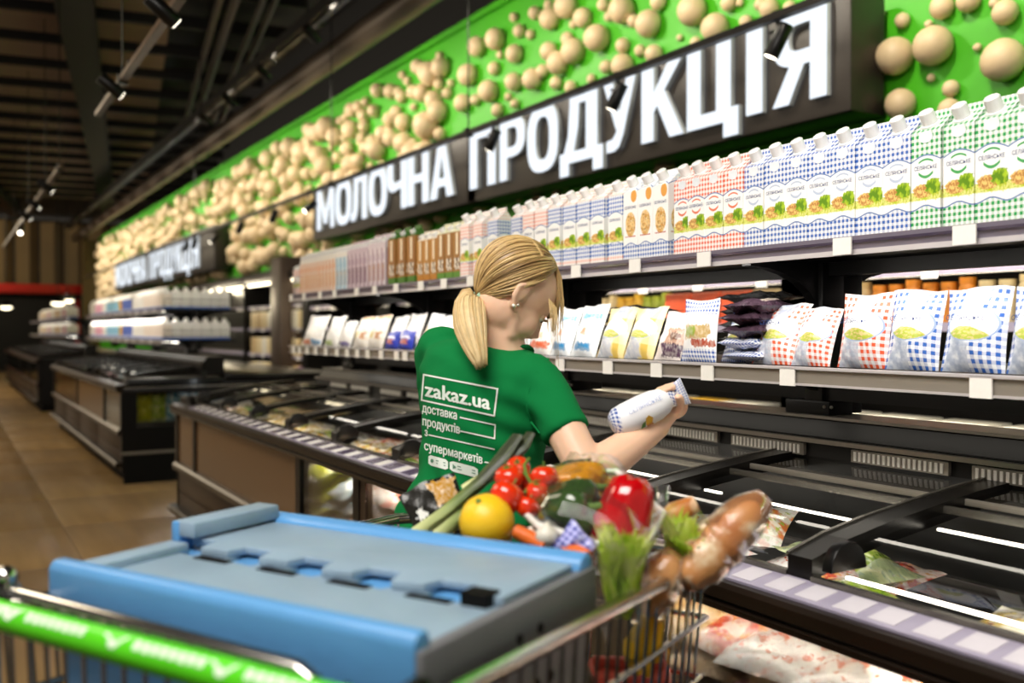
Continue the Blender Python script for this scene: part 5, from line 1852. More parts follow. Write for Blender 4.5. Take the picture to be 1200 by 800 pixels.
# film-wrapped tray with three peppers
def pepper_mesh(name, m, lobes=4, seed=0):
    mb = MB()
    rings = []
    pr = [(.05, -.95), (.42, -1.0), (.72, -.86), (.86, -.5), (.94, 0), (1.0, .45), (.93, .78), (.62, .96), (.30, .90), (.08, .82)]
    for (r, z) in pr:
        ring = []
        for k in range(24):
            a = 2 * PI * k / 24
            dent = 1 - .13 * (1 - abs(math.cos(lobes * a / 2))) ** 2 * (1 if r > .2 else .2)
            ring.append((r * dent * math.cos(a), r * dent * math.sin(a), z + .06 * math.cos(lobes * a) * (1 if abs(z) > .7 else 0)))
        rings.append(ring)
    mb.loft(rings)
    return mb.mesh(name, m, smooth=True, angle=3)


pst = MB().tube([(0, 0, .80), (.03, 0, .98), (.10, .03, 1.2)], [.16, .12, .13], 8).mesh('stem', M['stem'], smooth=True)
PEP = [('yellowpep', 676, 570, .42, (.046, .042, .058), (1.45, .2, CANG + 1.2), 'orange-yellow pepper at the back of the wrapped tray'),
       ('greenpep', 664, 597, .345, (.047, .047, .056), (1.35, .3, CANG + 1.3), 'dark green pepper in the wrapped tray'),
       ('redpep', 731, 605, .355, (.046, .046, .060), (2.9, .2, CANG), 'glossy red pepper in the wrapped tray')]
for (k, px, py, d_, sc, rot, lb) in PEP:
    t_ = thing('bell_pepper', lb, 'pepper', on_away(px, py, d_), 0, 'peppers in the tray')
    t_.scale = sc
    t_.rotation_euler = rot
    link('flesh', pepper_mesh('pepper', M[k], 4), t_)
    link('stem', pst, t_)
_p = on_away(731, 605, .355)
_q = on_away(733, 569, .325)
st_ = MB().box(-.006, .006, -.0006, .0006, -.006, .006).build('sticker', M['white'], [o for o in COL.objects if o.get('label', '').startswith('glossy red pepper')][0])
st_.matrix_world = Matrix.Translation(_q) @ Matrix.Rotation(CANG + .3, 4, 'Z') @ Matrix.Rotation(-.5, 4, 'X')
corner = [on_away(614, 600, .315), on_away(660, 552, .47), on_away(722, 552, .50), on_away(779, 602, .44), on_away(748, 653, .275), on_away(630, 615, .258)]
ty = thing('vegetable_tray', 'clear plastic tray wrapped in film, holding three peppers', 'tray', (0, 0, 0))
cpt = sum(corner, Vector()) / 6
dn = Vector((0, 0, -.06))
path = corner + [corner[0]]
MB().tube(path, .0055, 8).build('tray_rim', M['tray'], ty, smooth=True)
mb = MB()
low = [cpt + (c - cpt) * .82 + dn for c in corner]
mb.loft([corner, low], 0, cap=False)
b = len(mb.v)
mb.v += low
mb.face(range(b, b + 6))
mb.build('tray_body', M['filmclear'], ty)
# film dome stretched over the peppers
mb = MB()
rings = [corner]
for s_, hgt in ((.90, .022), (.72, .046), (.45, .058), (.15, .060)):
    rings.append([cpt + (c - cpt) * s_ + Vector((0, 0, hgt)) for c in corner])
sub = []
for r_ in rings:
    rr = []
    for i in range(6):
        a, c = r_[i], r_[(i + 1) % 6]
        for k in range(4):
            rr.append(a.lerp(c, k / 4) + Vector((0, 0, .004 * math.sin(i * 5 + k * 3 + len(sub)))))
    sub.append(rr)
mb.loft(sub, 0, cap=True)
mb.build('film_cover', M['filmthin'], ty, smooth=True, angle=3)

# lettuces in clear sleeves
def leafy(name, p, sx, sy, sz, n, m, seed, label):
    t_ = thing('lettuce', label, 'lettuce', p)
    r = random.Random(seed)
    for k in range(n):
        mb = MB()
        a = r.uniform(0, 2 * PI)
        lean = r.uniform(.05, .6)
        L, Wd = r.uniform(.7, 1.0), r.uniform(.45, .75)
        rows_ = 6
        rings = []
        for j in range(rows_ + 1):
            v = j / rows_
            wv = Wd * math.sin(PI * (.12 + .72 * v)) ** .8
            ring = []
            for i in range(9):
                u = (i / 8 - .5) * 2
                frill = .17 * v * math.sin(u * 11 + k * 2 + v * 7) * abs(u) ** .7
                q = Vector((u * wv * .5, .15 + lean * v * v * .8 - .22 * (1 - u * u) * (1 - v) + frill, v * L + frill * .8))
                q = Matrix.Rotation(a, 3, 'Z') @ q
                ring.append((q.x * sx, q.y * sy, q.z * sz))
            rings.append(ring)
        mb.loft(rings, 0, cap=False, closed=False)
        mb.build('leaf', m[k % len(m)], t_, smooth=True, angle=3)
    return t_


def sleeve(t_, rings):
    MB().loft(rings, 0, cap=False).build('clear_sleeve', M['filmthin'], t_, smooth=True, angle=3)


def oval(c, rx, ry, n=16, wob=.0):
    return [(c[0] + rx * math.cos(2 * PI * k / n), c[1] + ry * math.sin(2 * PI * k / n), c[2] + wob * math.sin(3 * 2 * PI * k / n)) for k in range(n)]


p = on_away(727, 722, .265)
lt1 = leafy('lettuce', p, .075, .06, .125, 26, [M['lettuce'], M['lettuce2']], 3, 'sleeved lettuce standing between the crate corner and the bread rolls')
sleeve(lt1, [oval((0, 0, -.04), .022, .022), oval((0, 0, .0), .038, .034), oval((0, 0, .05), .044, .038, wob=.002), oval((0, 0, .112), .046, .04, wob=.006)])
p = on_away(792, 662, .44)
lt2 = leafy('lettuce', p, .07, .05, .085, 18, [M['lettuce2'], M['lettuce']], 8, 'sleeved lettuce lying behind the two loaves')
lt2.rotation_euler = (.2, .55, 0)
sleeve(lt2, [oval((0, 0, -.03), .025, .025), oval((0, 0, .02), .04, .036), oval((0, 0, .09), .046, .04, wob=.006)])

# loaves in film
def loaf(name, pts, rad, label, seed):
    t_ = thing('bread_loaf', label, 'bread', (0, 0, 0), 0, 'loaves in film')
    P = [Vector(q) for q in pts]
    r = random.Random(seed)
    path, R = [], []
    n = 22
    for i in range(n + 1):
        f = i / n * (len(P) - 1)
        k = min(int(f), len(P) - 2)
        path.append(P[k].lerp(P[k + 1], f - k))
        e = math.sin(PI * min(1, max(0, i / n * .94 + .03))) ** .38
        R.append(rad * e * (1 + .035 * math.sin(i * 1.1 + seed)))
    MB().tube(path, R, 14).build('crust', M['crust'], t_, smooth=True, angle=3)
    MB().tube(path, [x * 1.05 + .0012 * (1 + math.sin(i * 1.7)) for i, x in enumerate(R)], 14).build('film_wrap', M['filmclear'], t_, smooth=True, angle=3)
    return t_


loaf('bread_loaf', [on_away(800, 682, .40), on_away(838, 640, .46), on_away(896, 583, .52)], .040, 'long baguette in film pointing out over the freezer', 1)
loaf('bread_loaf', [on_away(742, 720, .38), on_away(765, 688, .39), on_away(795, 648, .41)], .036, 'shorter bread roll in film, its rounded end beside the lettuce', 2)
stalk('roll', [on_away(772, 618, .46), on_away(792, 602, .48), on_away(815, 590, .50)], [.014, .020, .014], 1, M['crust'], 'small golden roll between the red pepper and the baguette', 'bread')
fb = MB()
c0, c1 = on_away(778, 612, .47), on_away(776, 570, .49)
fb.tube([c0, c0.lerp(c1, .5), c1], [.016, .009, .013], 10)
tag(fb.build('film_twist', M['film'], smooth=True, angle=3), 'twisted end of clear film standing up beside the red pepper', 'film')
# inside the basket: bananas, dark melon, beige packs
for i, (px0, py0, px1, py1, lb) in enumerate(((748, 790, 757, 722, 'banana at the lettuce side of the trolley wires'), (760, 792, 768, 712, 'longest banana behind the trolley wires'), (772, 775, 775, 728, 'banana nearer the freezer behind the trolley wires'))):
    a, b = on_away(px0, py0, .36 + .02 * i), on_away(px1, py1, .36 + .02 * i)
    m_ = a.lerp(b, .5) + CXD * -.012
    o = stalk('banana', [a, a.lerp(m_, .5) - CXD * .004, m_, b], [.006, .016, .017, .006], 1, M['banana'], lb, 'banana', 'bananas')
melon = thing('melon', 'dark green watermelon low in the trolley behind the wires', 'melon', CR @ Vector((.13, .33, .80)))
MB().ball((0, 0, 0), (.10, .10, .095), 18, 12).build('rind', mat('melon_rind', '#1c2c12', .3, 0, .5, 14), melon, smooth=True, angle=3)
MB().tube([(0, 0, .092), (.01, 0, .108)], .005, 6).build('stem', M['stem'], melon)
for i, (x, y, z, c_, lb) in enumerate(((-.15, .33, .77, '#c8b08c', 'beige paper pack deep in the trolley on the crate side'), (-.1, .47, .78, '#b09a6a', 'tan paper pack at the trolley front'), (.22, .50, .745, '#b8402c', 'red pack low at the trolley front corner'), (.02, .44, .87, '#d8d0bc', 'pale pack under the pepper tray'), (-.18, .36, .90, '#8a7a4c', 'olive pack under the leeks'))):
    t_ = thing('grocery_pack', lb, 'pack', CR @ Vector((x, y, z)), CANG + .2 * i, 'packs low in the trolley')
    MB().box(-.07, .07, -.05, .05, -.075, .06).build('body', mat('pack_%d' % i, c_, .5, 0, .2, 14), t_, bevel=.01)
    MB().box(-.06, .06, -.01, .01, .06, .075).build('folded_top', mat('pack_fold_%d' % i, c_, .5, 0, .1, 14), t_, bevel=.003)
# ------------------------------------------------------------------ the woman
PANG = math.radians(28.9)
PB = Matrix.Translation((-1.808, .972, 0)) @ Matrix.Rotation(PANG, 4, 'Z')
PBI = PB.inverted()


def Lp(px, py, d):
    return PBI @ at_depth(px, py, d)


def remesh(name, mb, voxel, m, parent, smooth=4, fn=None):
    """union of overlapping closed shells grown into one continuous skin"""
    me0 = mb.mesh(name, m)
    o = bpy.data.objects.new(name, me0)
    COL.objects.link(o)
    md = o.modifiers.new('r', 'REMESH'); md.mode = 'VOXEL'; md.voxel_size = voxel; md.use_smooth_shade = True
    sm = o.modifiers.new('s', 'SMOOTH'); sm.iterations = smooth; sm.factor = .5
    bpy.context.view_layer.update()
    me = bpy.data.meshes.new_from_object(o.evaluated_get(bpy.context.evaluated_depsgraph_get()))
    bpy.data.objects.remove(o); bpy.data.meshes.remove(me0)
    if fn:
        ns = [v.normal.copy() for v in me.vertices]
        for v, n in zip(me.vertices, ns):
            v.co += n * fn(v.co, n)
    me.materials.clear(); me.materials.append(m)
    me.shade_smooth()
    me.name = name
    return link(name, me, parent)


M['skin'] = mat('skin', '#efc4a6', .45, 0, .05, 18, sss=.12)
M['shirt'] = mat('green_cotton', '#03743a', .9, 0, .05, 240, bump=.12, bscale=900, spec=.2)
M['print'] = mat('white_print', '#e6efe6', .6, 0, .04, 60)
M['jeans'] = mat('dark_denim', '#1e2430', .85, 0, .15, 90)
M['shoe'] = mat('white_trainer', '#cfcac2', .6, 0, .06, 30)
M['lip'] = mat('lip_colour', '#b5605a', .5, 0, .05, 30)
M['brow'] = mat('eyebrow', '#8a6a44', .7, 0, .1, 60)
M['eyewhite'] = mat('eye_white', '#e8e2da', .2, 0, .03, 30)
M['iris'] = mat('iris', '#4a3a2a', .15, 0, .1, 60)

woman = thing('person', 'woman in a green printed t-shirt with blond ponytail, reading a pack in her hand', 'person', PB.translation, PANG)
ctr = [(546, 655, .178, .128, 2), (545, 625, .172, .126, 2), (548, 600, .160, .118, 3), (560, 560, .142, .108, 4), (566, 520, .140, .106, 6), (568, 480, .152, .110, 8), (573, 447, .166, .112, 10), (577, 424, .160, .104, 12), (582, 411, .125, .088, 12), (588, 401, .062, .064, 8)]


def torso_rings(k, skip=0):
    out = []
    for (px, py, rx, ry, tilt) in ctr[skip:]:
        c = Lp(px, py, 2.06)
        a = math.radians(tilt)
        ring = []
        for i in range(28):
            t = 2 * PI * i / 28
            cx_, sy_ = math.cos(t), math.sin(t)
            x = rx * k * math.copysign(abs(cx_) ** .85, cx_)
            y = ry * k * math.copysign(abs(sy_) ** .9, sy_)
            ring.append(Vector((c.x + x * math.cos(a), c.y + y, c.z - x * math.sin(a) - (.32 * max(0.0, y) if py < 408 else 0))))
        out.append(ring)
    return out


neck0 = Lp(590, 404, 2.04)
HS = Lp(608, 334, 2.03)                         # skull centre
RS, LS = Lp(630, 441, 1.985), Lp(512, 408, 2.16)   # shoulders
RE, RWp = Lp(690, 556, 1.86), Lp(774, 496, 1.965)   # elbow, wrist
LE = LS + Vector((-.045, .10, -.235))
LW = LE + Vector((.06, .17, -.10))
phi = math.radians(63)
fwd_w = (FWD * math.cos(phi) + RIGHT * math.sin(phi)); fwd_w.z = 0; fwd_w.normalize()
fl_ = (PBI.to_3x3() @ fwd_w).normalized()
pitch = math.radians(46)
hy = (fl_ * math.cos(pitch) + Vector((0, 0, -math.sin(pitch)))).normalized()
hx = hy.cross(Vector((0, 0, 1))).normalized()
hx = (hx + Vector((0, 0, -.14))).normalized()
hz = hx.cross(hy).normalized()
hx = hy.cross(hz)
HM = Matrix(((hx.x, hy.x, hz.x, HS.x), (hx.y, hy.y, hz.y, HS.y), (hx.z, hy.z, hz.z, HS.z), (0, 0, 0, 1)))
H3 = HM.to_3x3()


def hp(x, y, z):
    return HM @ Vector((x, y, z))


mb = MB()
mb.loft(torso_rings(.90, 0))
# hips and legs
hip = Lp(546, 660, 2.06)
for s_ in (-1, 1):
    mb.tube([Vector((hip.x + s_ * .085, hip.y, hip.z + .02)), Vector((hip.x + s_ * .09, hip.y + .01, .62)), Vector((hip.x + s_ * .09, hip.y + .02, .45)), Vector((hip.x + s_ * .09, hip.y - .01, .09))], [.09, .066, .052, .036], 14)
    mb.ball((hip.x + s_ * .09, hip.y + .05, .055), (.036, .10, .03), 12, 8)
# arms
mb.tube([RS, RS.lerp(RE, .5), RE], [.046, .043, .039], 14)
mb.ball(RE, .0395, 12, 8)
mb.tube([RE, RE.lerp(RWp, .3), RE.lerp(RWp, .65), RWp], [.039, .041, .034, .0265], 14)
mb.tube([LS, LS.lerp(LE, .5), LE], [.050, .045, .039], 14)
mb.ball(LE, .039, 12, 8)
mb.tube([LE, LE.lerp(LW, .5), LW], [.039, .036, .026], 14)
# neck and head
mb.tube([neck0 + Vector((0, 0, -.04)), neck0.lerp(hp(0, -.02, -.06), .5), hp(0, -.015, -.045)], [.058, .046, .047], 16)
mb.ball(hp(0, 0, 0), (.073, .092, .083), 20, 14, 0, H3)
mb.ball(hp(0, .035, -.045), (.060, .060, .072), 18, 12, 0, H3)
mb.ball(hp(0, .012, -.055), (.062, .070, .064), 18, 12, 0, H3)
mb.ball(hp(0, .072, -.100), (.032, .026, .024), 14, 10, 0, H3)
for s_ in (-1, 1):
    mb.ball(hp(s_ * .031, .056, -.055), (.029, .034, .034), 12, 8, 0, H3)
    mb.tube([hp(s_ * .046, .030, -.070), hp(s_ * .040, .052, -.093), hp(0, .080, -.108)], [.014, .015, .014], 8)
    # ear: rim, lobe
    mb.tube([hp(s_ * .070, .004, -.060), hp(s_ * .078, -.016, -.044), hp(s_ * .081, -.024, -.024), hp(s_ * .079, -.014, -.006), hp(s_ * .073, .004, -.010)], [.0075, .007, .0065, .006, .006], 8)
    mb.ball(hp(s_ * .073, -.006, -.03), (.007, .014, .022), 10, 6, 0, H3)
mb.ball(hp(0, .078, -.002), (.046, .014, .011), 12, 8, 0, H3)
mb.tube([hp(0, .088, -.008), hp(0, .103, -.040), hp(0, .110, -.052)], [.008, .010, .012], 8)
for s_ in (-1, 1):
    mb.ball(hp(s_ * .009, .100, -.056), (.008, .010, .007), 8, 6, 0, H3)
mb.tube([hp(-.020, .084, -.080), hp(0, .094, -.078), hp(.020, .084, -.080)], [.004, .006, .004], 8)
mb.tube([hp(-.017, .083, -.087), hp(0, .092, -.088), hp(.017, .083, -.087)], [.004, .0065, .004], 8)


# hands
def hand(wrist, palm, tips, thumb, w=.018):
    mb.tube([wrist, wrist.lerp(palm, .5), palm], [.026, .027, .029], 12, 0, True, .72)
    mb.ball(palm, (.032, .032, .030), 14, 10)
    for pts, r in tips:
        mb.tube(pts, [r * 1.08, r * 1.05, r, r * .92, r * .75], 8)
    mb.tube(thumb, [.013, .0115, .010, .008], 8)


# the hand holding the pack: palm behind it, fingers closed over its upper edge
palm = Lp(789, 475, 1.985)
tips = []
for i in range(4):
    x0 = 797 - i * 8.5
    y0 = 461 + i * 3.2
    k = (.92, 1.0, .97, .82)[i]
    pts = [Lp(x0 - 2, y0 + 8, 1.985), Lp(x0 - 3, y0 - 4 * k, 1.990), Lp(x0 - 5, y0 - 10.5 * k, 1.975), Lp(x0 - 7, y0 - 11 * k, 1.950), Lp(x0 - 9, y0 - 6 * k, 1.925)]
    tips.append((pts, .0088 - .0006 * (i == 3)))
hand(RWp, palm, tips, [Lp(790, 482, 1.97), Lp(797, 474, 1.945), Lp(797, 467, 1.93), Lp(793, 463, 1.922)])
# the other hand hangs relaxed in front of her, hidden from here
palm2 = LW + Vector((.03, .06, -.03))
tips = []
for i in range(4):
    a = LW + Vector((.012 + i * .017, .085 - .004 * i, -.025))
    L_ = (.066, .072, .068, .054)[i]
    tips.append(([a - Vector((0, .02, 0)), a + Vector((0, .01, -.004)), a + Vector((0, L_ * .45, -.016)), a + Vector((0, L_ * .75, -.034)), a + Vector((0, L_ * .9, -.054))], .0085))
hand(LW, palm2, tips, [LW + Vector((.0, .03, -.01)), LW + Vector((-.022, .055, -.012)), LW + Vector((-.028, .08, -.022)), LW + Vector((-.026, .098, -.032))])
remesh('body', mb, .0046, M['skin'], woman, 5)
# eyes, brows, lips
for s_ in (-1, 1):
    e = MB().ball(hp(s_ * .030, .0735, -.020), .0115, 12, 8).build('eye', M['eyewhite'], woman, smooth=True, angle=3)
    MB().ball(hp(s_ * .031, .0838, -.022), .0042, 8, 6).build('iris', M['iris'], e, smooth=True, angle=3)
    MB().ball(hp(s_ * .030, .0738, -.0172), (.0125, .0125, .0112), 12, 8, 0, H3).build('eyelid', M['skin'], e, smooth=True, angle=3)
    MB().tube([hp(s_ * .019, .0895, -.016), hp(s_ * .030, .0925, -.0135), hp(s_ * .042, .084, -.018)], [.0022, .003, .0018], 6).build('eyelashes', M['brow'], woman)
    MB().tube([hp(s_ * .015, .094, -.002), hp(s_ * .030, .093, .003), hp(s_ * .046, .082, -.002)], [.003, .0038, .002], 6).build('eyebrow', M['brow'], woman)
MB().tube([hp(-.020, .0875, -.080), hp(0, .0975, -.0785), hp(.020, .0875, -.080)], [.002, .0045, .002], 8).tube([hp(-.018, .086, -.0865), hp(0, .0965, -.088), hp(.018, .086, -.0865)], [.002, .0052, .002], 8).build('lips', M['lip'], woman, smooth=True)
er = MB().ball(hp(.083, -.002, -.062), .0045, 10, 8).ball(hp(.084, .003, -.054), .003, 8, 6).build('earring', mat('earring', '#eee6dc', .15, .5, .05, 30), woman, smooth=True)

# ---- shirt
sb = MB()
sb.loft(torso_rings(1.0))
sl_r = RE - RS
sb.ball(RS + Vector((-.012, 0, .0)), (.053, .056, .050), 18, 12)
sb.tube([RS, RS.lerp(RE, .25), RS.lerp(RE, .60)], [.049, .050, .051], 18)
sb.ball(LS + Vector((.012, 0, .0)), (.056, .058, .052), 18, 12)
sb.tube([LS, LS.lerp(LE, .25), LS.lerp(LE, .62)], [.054, .054, .054], 18)
hem_r = RS.lerp(RE, .60)


def folds(co, n):
    d = 0.0
    # creases running from the armpit across the back and down the side
    a = (co - RS)
    q = a.x * .55 + a.z * 1.1
    g = math.exp(-((a - Vector((-.05, -.02, -.09))).length / .10) ** 2)
    d += .0055 * math.sin(95 * q) * g
    a2 = (co - LS)
    g2 = math.exp(-((a2 - Vector((.04, -.02, -.09))).length / .09) ** 2)
    d += .004 * math.sin(90 * (a2.x * -.6 + a2.z)) * g2
    low = max(0.0, min(1.0, (1.13 - co.z) / .1))
    d += .006 * low * math.sin(60 * co.z + 22 * co.x + 3 * math.sin(30 * co.x))
    d += .0025 * noise.noise(co * 22)
    return d


shirt = remesh('shirt', sb, .0075, M['shirt'], woman, 8, folds)
# neckband and sleeve seams
nb = Lp(588, 402, 2.06)
ring = [nb + Vector((.066 * math.cos(2 * PI * k / 24), .066 * math.sin(2 * PI * k / 24), .002 - .010 * math.cos(2 * PI * k / 24) - .021 * max(0.0, math.sin(2 * PI * k / 24)))) for k in range(25)]
MB().tube(ring, .006, 8).build('neckband', M['shirt'], shirt, smooth=True)
# seam where the sleeve joins the back
import mathutils.bvhtree as bvht
bpy.context.view_layer.update()
_bv = bvht.BVHTree.FromPolygons([PB @ v.co for v in shirt.data.vertices], [tuple(p.vertices) for p in shirt.data.polygons])


def on_shirt(px, py, off=.0022):
    r = ray(px, py).normalized()
    loc, nrm, _, _ = _bv.ray_cast(CAM, r)
    if loc is None:
        loc = at_depth(px, py, 1.98); nrm = -r
    return PBI @ (loc - r * off)


sp = [on_shirt(x, y, -.001) for x, y in ((643, 420), (630, 436), (621, 454), (617, 474), (622, 494), (633, 508))]
MB().tube(sp, .0022, 6).build('sleeve_seam', M['shirt'], shirt, smooth=True)

# ---- print on the back
def print_text(body, bl, br, h, sx=1.0, bold=.012, name='lettering', x_h=False):
    me = text_mesh(name, body, 1.0, M['print'], bold)
    xs = [v.co.x for v in me.vertices]
    x0, x1 = min(xs), max(xs)
    for v in me.vertices:
        s_ = (v.co.x - x0) / (x1 - x0)
        px = bl[0] + (br[0] - bl[0]) * s_
        py = bl[1] + (br[1] - bl[1]) * s_ - v.co.y * h
        v.co = on_shirt(px, py)
    return link(name, me, shirt)


def print_band(pts, w, name, closed=False):
    """a flat printed line through picture points, w pixels wide"""
    pts = pts + [pts[0]] if closed else pts
    mb = MB()
    for i in range(len(pts) - 1):
        a, b = Vector(pts[i]), Vector(pts[i + 1])
        d = (b - a).normalized()
        n = Vector((-d.y, d.x)) * w / 2
        a2, b2 = a - d * w / 2, b + d * w / 2
        k = max(1, int((b2 - a2).length / 5))
        base = len(mb.v)
        for j in range(k + 1):
            p = a2.lerp(b2, j / k)
            mb.v += [on_shirt(p.x - n.x, p.y - n.y), on_shirt(p.x + n.x, p.y + n.y)]
        for j in range(k):
            q = base + 2 * j
            mb.face((q, q + 1, q + 3, q + 2))
    return mb.build(name, M['print'], shirt)


print_band([(496.5, 438.8), (583, 455.5), (579, 487), (494, 468.6)], 1.9, 'print_frame', True)
print_text('zakaz.ua', (497.5, 463.5), (574.5, 479.8), 24, bold=.032)
print_text('доставка', (494.5, 482.3), (535.5, 491.5), 14.2, bold=.03)
print_text('продуктів', (495, 497.8), (539, 508), 14.2, bold=.03)
print_text('з', (497.5, 510.2), (501.2, 511.2), 13, bold=.035)
print_text('супермаркетів', (497, 526.5), (565.5, 543.5), 14.2, bold=.03)
print_band([(539.5, 489), (580.3, 497.8), (579.5, 513.6), (540, 505)], 1.5, 'print_line')
print_band([(503, 509.5), (579, 526.2)], 1.5, 'print_line')
print_band([(568.5, 541.3), (577, 543.2)], 1.6, 'print_line')


def print_badge(x0, y0, x1, y1, h, name):
    mb = MB()
    k = 8
    for j in range(k + 1):
        s_ = j / k
        px, py = x0 + (x1 - x0) * s_, y0 + (y1 - y0) * s_
        e = h * (.5 - .16 * (j in (0, k)))
        mb.v += [on_shirt(px, py - e), on_shirt(px, py + e)]
    for j in range(k):
        mb.face((2 * j, 2 * j + 1, 2 * j + 3, 2 * j + 2))
    return mb.build(name, M['print'], shirt)


M['badgeink'] = mat('badge_ink', '#5a8a70', .6, 0, .04, 60)
for (x0, y0, x1, y1, ic) in ((502, 538.5, 525, 544.8, 'round'), (527, 545.3, 560, 554.0, 'play')):
    b_ = print_badge(x0, y0, x1, y1, 12, 'store_badge')
    mb = MB()
    sl = (y1 - y0) / (x1 - x0)
    if ic == 'round':
        cx, cy = x0 + 4.2, y0 + 1.2
        mb.v += [on_shirt(cx + 1.9 * math.cos(2 * PI * k / 10), cy + 2.3 * math.sin(2 * PI * k / 10), .004) for k in range(10)]
        mb.face(range(10))
    else:
        cx, cy = x0 + 3.5, y0 + 1
        mb.v += [on_shirt(cx, cy - 3, .004), on_shirt(cx, cy + 3, .004), on_shirt(cx + 4, cy + .8, .004)]
        mb.face((0, 1, 2))
    for r_ in (-1.6, 1.6):
        base = len(mb.v)
        xa, xb = x0 + 9, x1 - 3
        mb.v += [on_shirt(xa, y0 + (xa - x0) * sl + r_ - .5, .004), on_shirt(xb, y0 + (xb - x0) * sl + r_ - .5, .004), on_shirt(xb, y0 + (xb - x0) * sl + r_ + .5, .004), on_shirt(xa, y0 + (xa - x0) * sl + r_ + .5, .004)]
        mb.face((base, base + 1, base + 2, base + 3))
    mb.build('badge_mark', M['badgeink'], b_)

# ---- trousers and shoes
tb = MB()
tb.loft(torso_rings(.97, 0)[:2])
for s_ in (-1, 1):
    tb.tube([Vector((hip.x + s_ * .08, hip.y, hip.z + .04)), Vector((hip.x + s_ * .09, hip.y + .01, .62)), Vector((hip.x + s_ * .09, hip.y + .02, .45)), Vector((hip.x + s_ * .09, hip.y - .01, .11))], [.104, .078, .064, .052], 14)
tb.ball((hip.x, hip.y, hip.z - .02), (.17, .125, .10), 18, 12)
remesh('trousers', tb, .012, M['jeans'], woman, 4)
for s_ in (-1, 1):
    c = Vector((hip.x + s_ * .09, hip.y + .05, 0))
    sh_ = MB()
    sh_.loft([[(c.x + .042 * k_ * math.cos(2 * PI * i / 18), c.y + (.125 + .01 * math.sin(2 * PI * i / 18)) * k_ * math.sin(2 * PI * i / 18) + oy, z) for i in range(18)] for k_, z, oy in ((1.0, .0, 0), (1.06, .02, 0), (1.03, .05, -.004), (.85, .085, -.02), (.62, .11, -.045))])
    o = sh_.build('shoe', M['shoe'], woman, smooth=True)

# ---- hair
def hair_mat():
    m, nt, p = newmat('blond_hair')
    tc = nt.nodes.new('ShaderNodeUVMap')
    mp = nt.nodes.new('ShaderNodeMapping'); mp.inputs['Scale'].default_value = (60, 1.4, 1)
    nt.links.new(tc.outputs[0], mp.inputs[0])
    n = nt.nodes.new('ShaderNodeTexNoise'); n.inputs['Scale'].default_value = 1.0; n.inputs['Detail'].default_value = 5
    nt.links.new(mp.outputs[0], n.inputs['Vector'])
    f = S(nt, n.outputs[0])
    col = mixc(nt, (f - .5) * 3 + .5, rgb('#86643a'), rgb('#dabb82'))
    nt.links.new(col, p.inputs['Base Color'])
    p.inputs['Roughness'].default_value = .38
    p.inputs['Specular IOR Level'].default_value = .6
    b = nt.nodes.new('ShaderNodeBump'); b.inputs['Strength'].default_value = .5; b.inputs['Distance'].default_value = .004
    nt.links.new(n.outputs[0], b.inputs['Height']); nt.links.new(b.outputs[0], p.inputs['Normal'])
    return m


M['hair'] = hair_mat()
M['hairpale'] = mat('blond_strand', '#d2b27a', .4, 0, .25, 60)
M['hairtip'] = mat('pale_blond', '#dcc392', .4, 0, .22, 70)
M['hairdark'] = mat('dark_blond_strand', '#917246', .45, 0, .25, 60)
TB = Vector((-.008, -.042, -.088))       # where the tie gathers the hair, in the head's own axes


def is_hair(n):
    """n: direction on the head with its ellipsoid scaled to a unit ball"""
    K = ((-1.01, -.85), (-.6, -1.02), (-.38, -1.02), (-.24, -.84), (-.12, -.50), (.0, -.12), (.2, -.02), (.45, .18), (.70, .50), (.82, .60), (1.01, 1.2))
    for (y0, z0), (y1, z1) in zip(K, K[1:]):
        if y0 <= n.y <= y1:
            return n.z > z0 + (z1 - z0) * (n.y - y0) / (y1 - y0)
    return False


ER = Vector((.0825, .1005, .0915))
td = Vector((TB.x / ER.x, TB.y / ER.y, TB.z / ER.z)).normalized()
te1 = (Vector((0, 0, 1)) - td * td.z).normalized()
te2 = te1.cross(td) * -1
if te2.x < 0:
    te2 = -te2
LIM = []
for i in range(90):
    a = 2 * PI * i / 90
    th = .22
    while th < 2.7:
        n = td * math.cos(th) + (te1 * math.cos(a) + te2 * math.sin(a)) * math.sin(th)
        if not is_hair(n):
            break
        th += .02
    LIM.append(th)
LIM = [sum(LIM[(i + k) % 90] for k in (-2, -1, 0, 1, 2)) / 5 for i in range(90)]


def cap_point(a, s, lift=1.0):
    """a: angle round the tie, 0 over the crown to the brow; s: 0 at the hairline, 1 at the tie"""
    f = (a / (2 * PI) % 1.0) * 90
    i = int(f) % 90
    lim = LIM[i] + (LIM[(i + 1) % 90] - LIM[i]) * (f - int(f))
    th = max(.05, lim * (1 - s))
    n = td * math.cos(th) + (te1 * math.cos(a) + te2 * math.sin(a)) * math.sin(th)
    k = lift + .07 * max(0, 1 - th / .35) - .03 * max(0, 1 - (lim - th) / .2)
    return hp(n.x * ER.x * k, n.y * ER.y * k - .006, n.z * ER.z * k + .006)


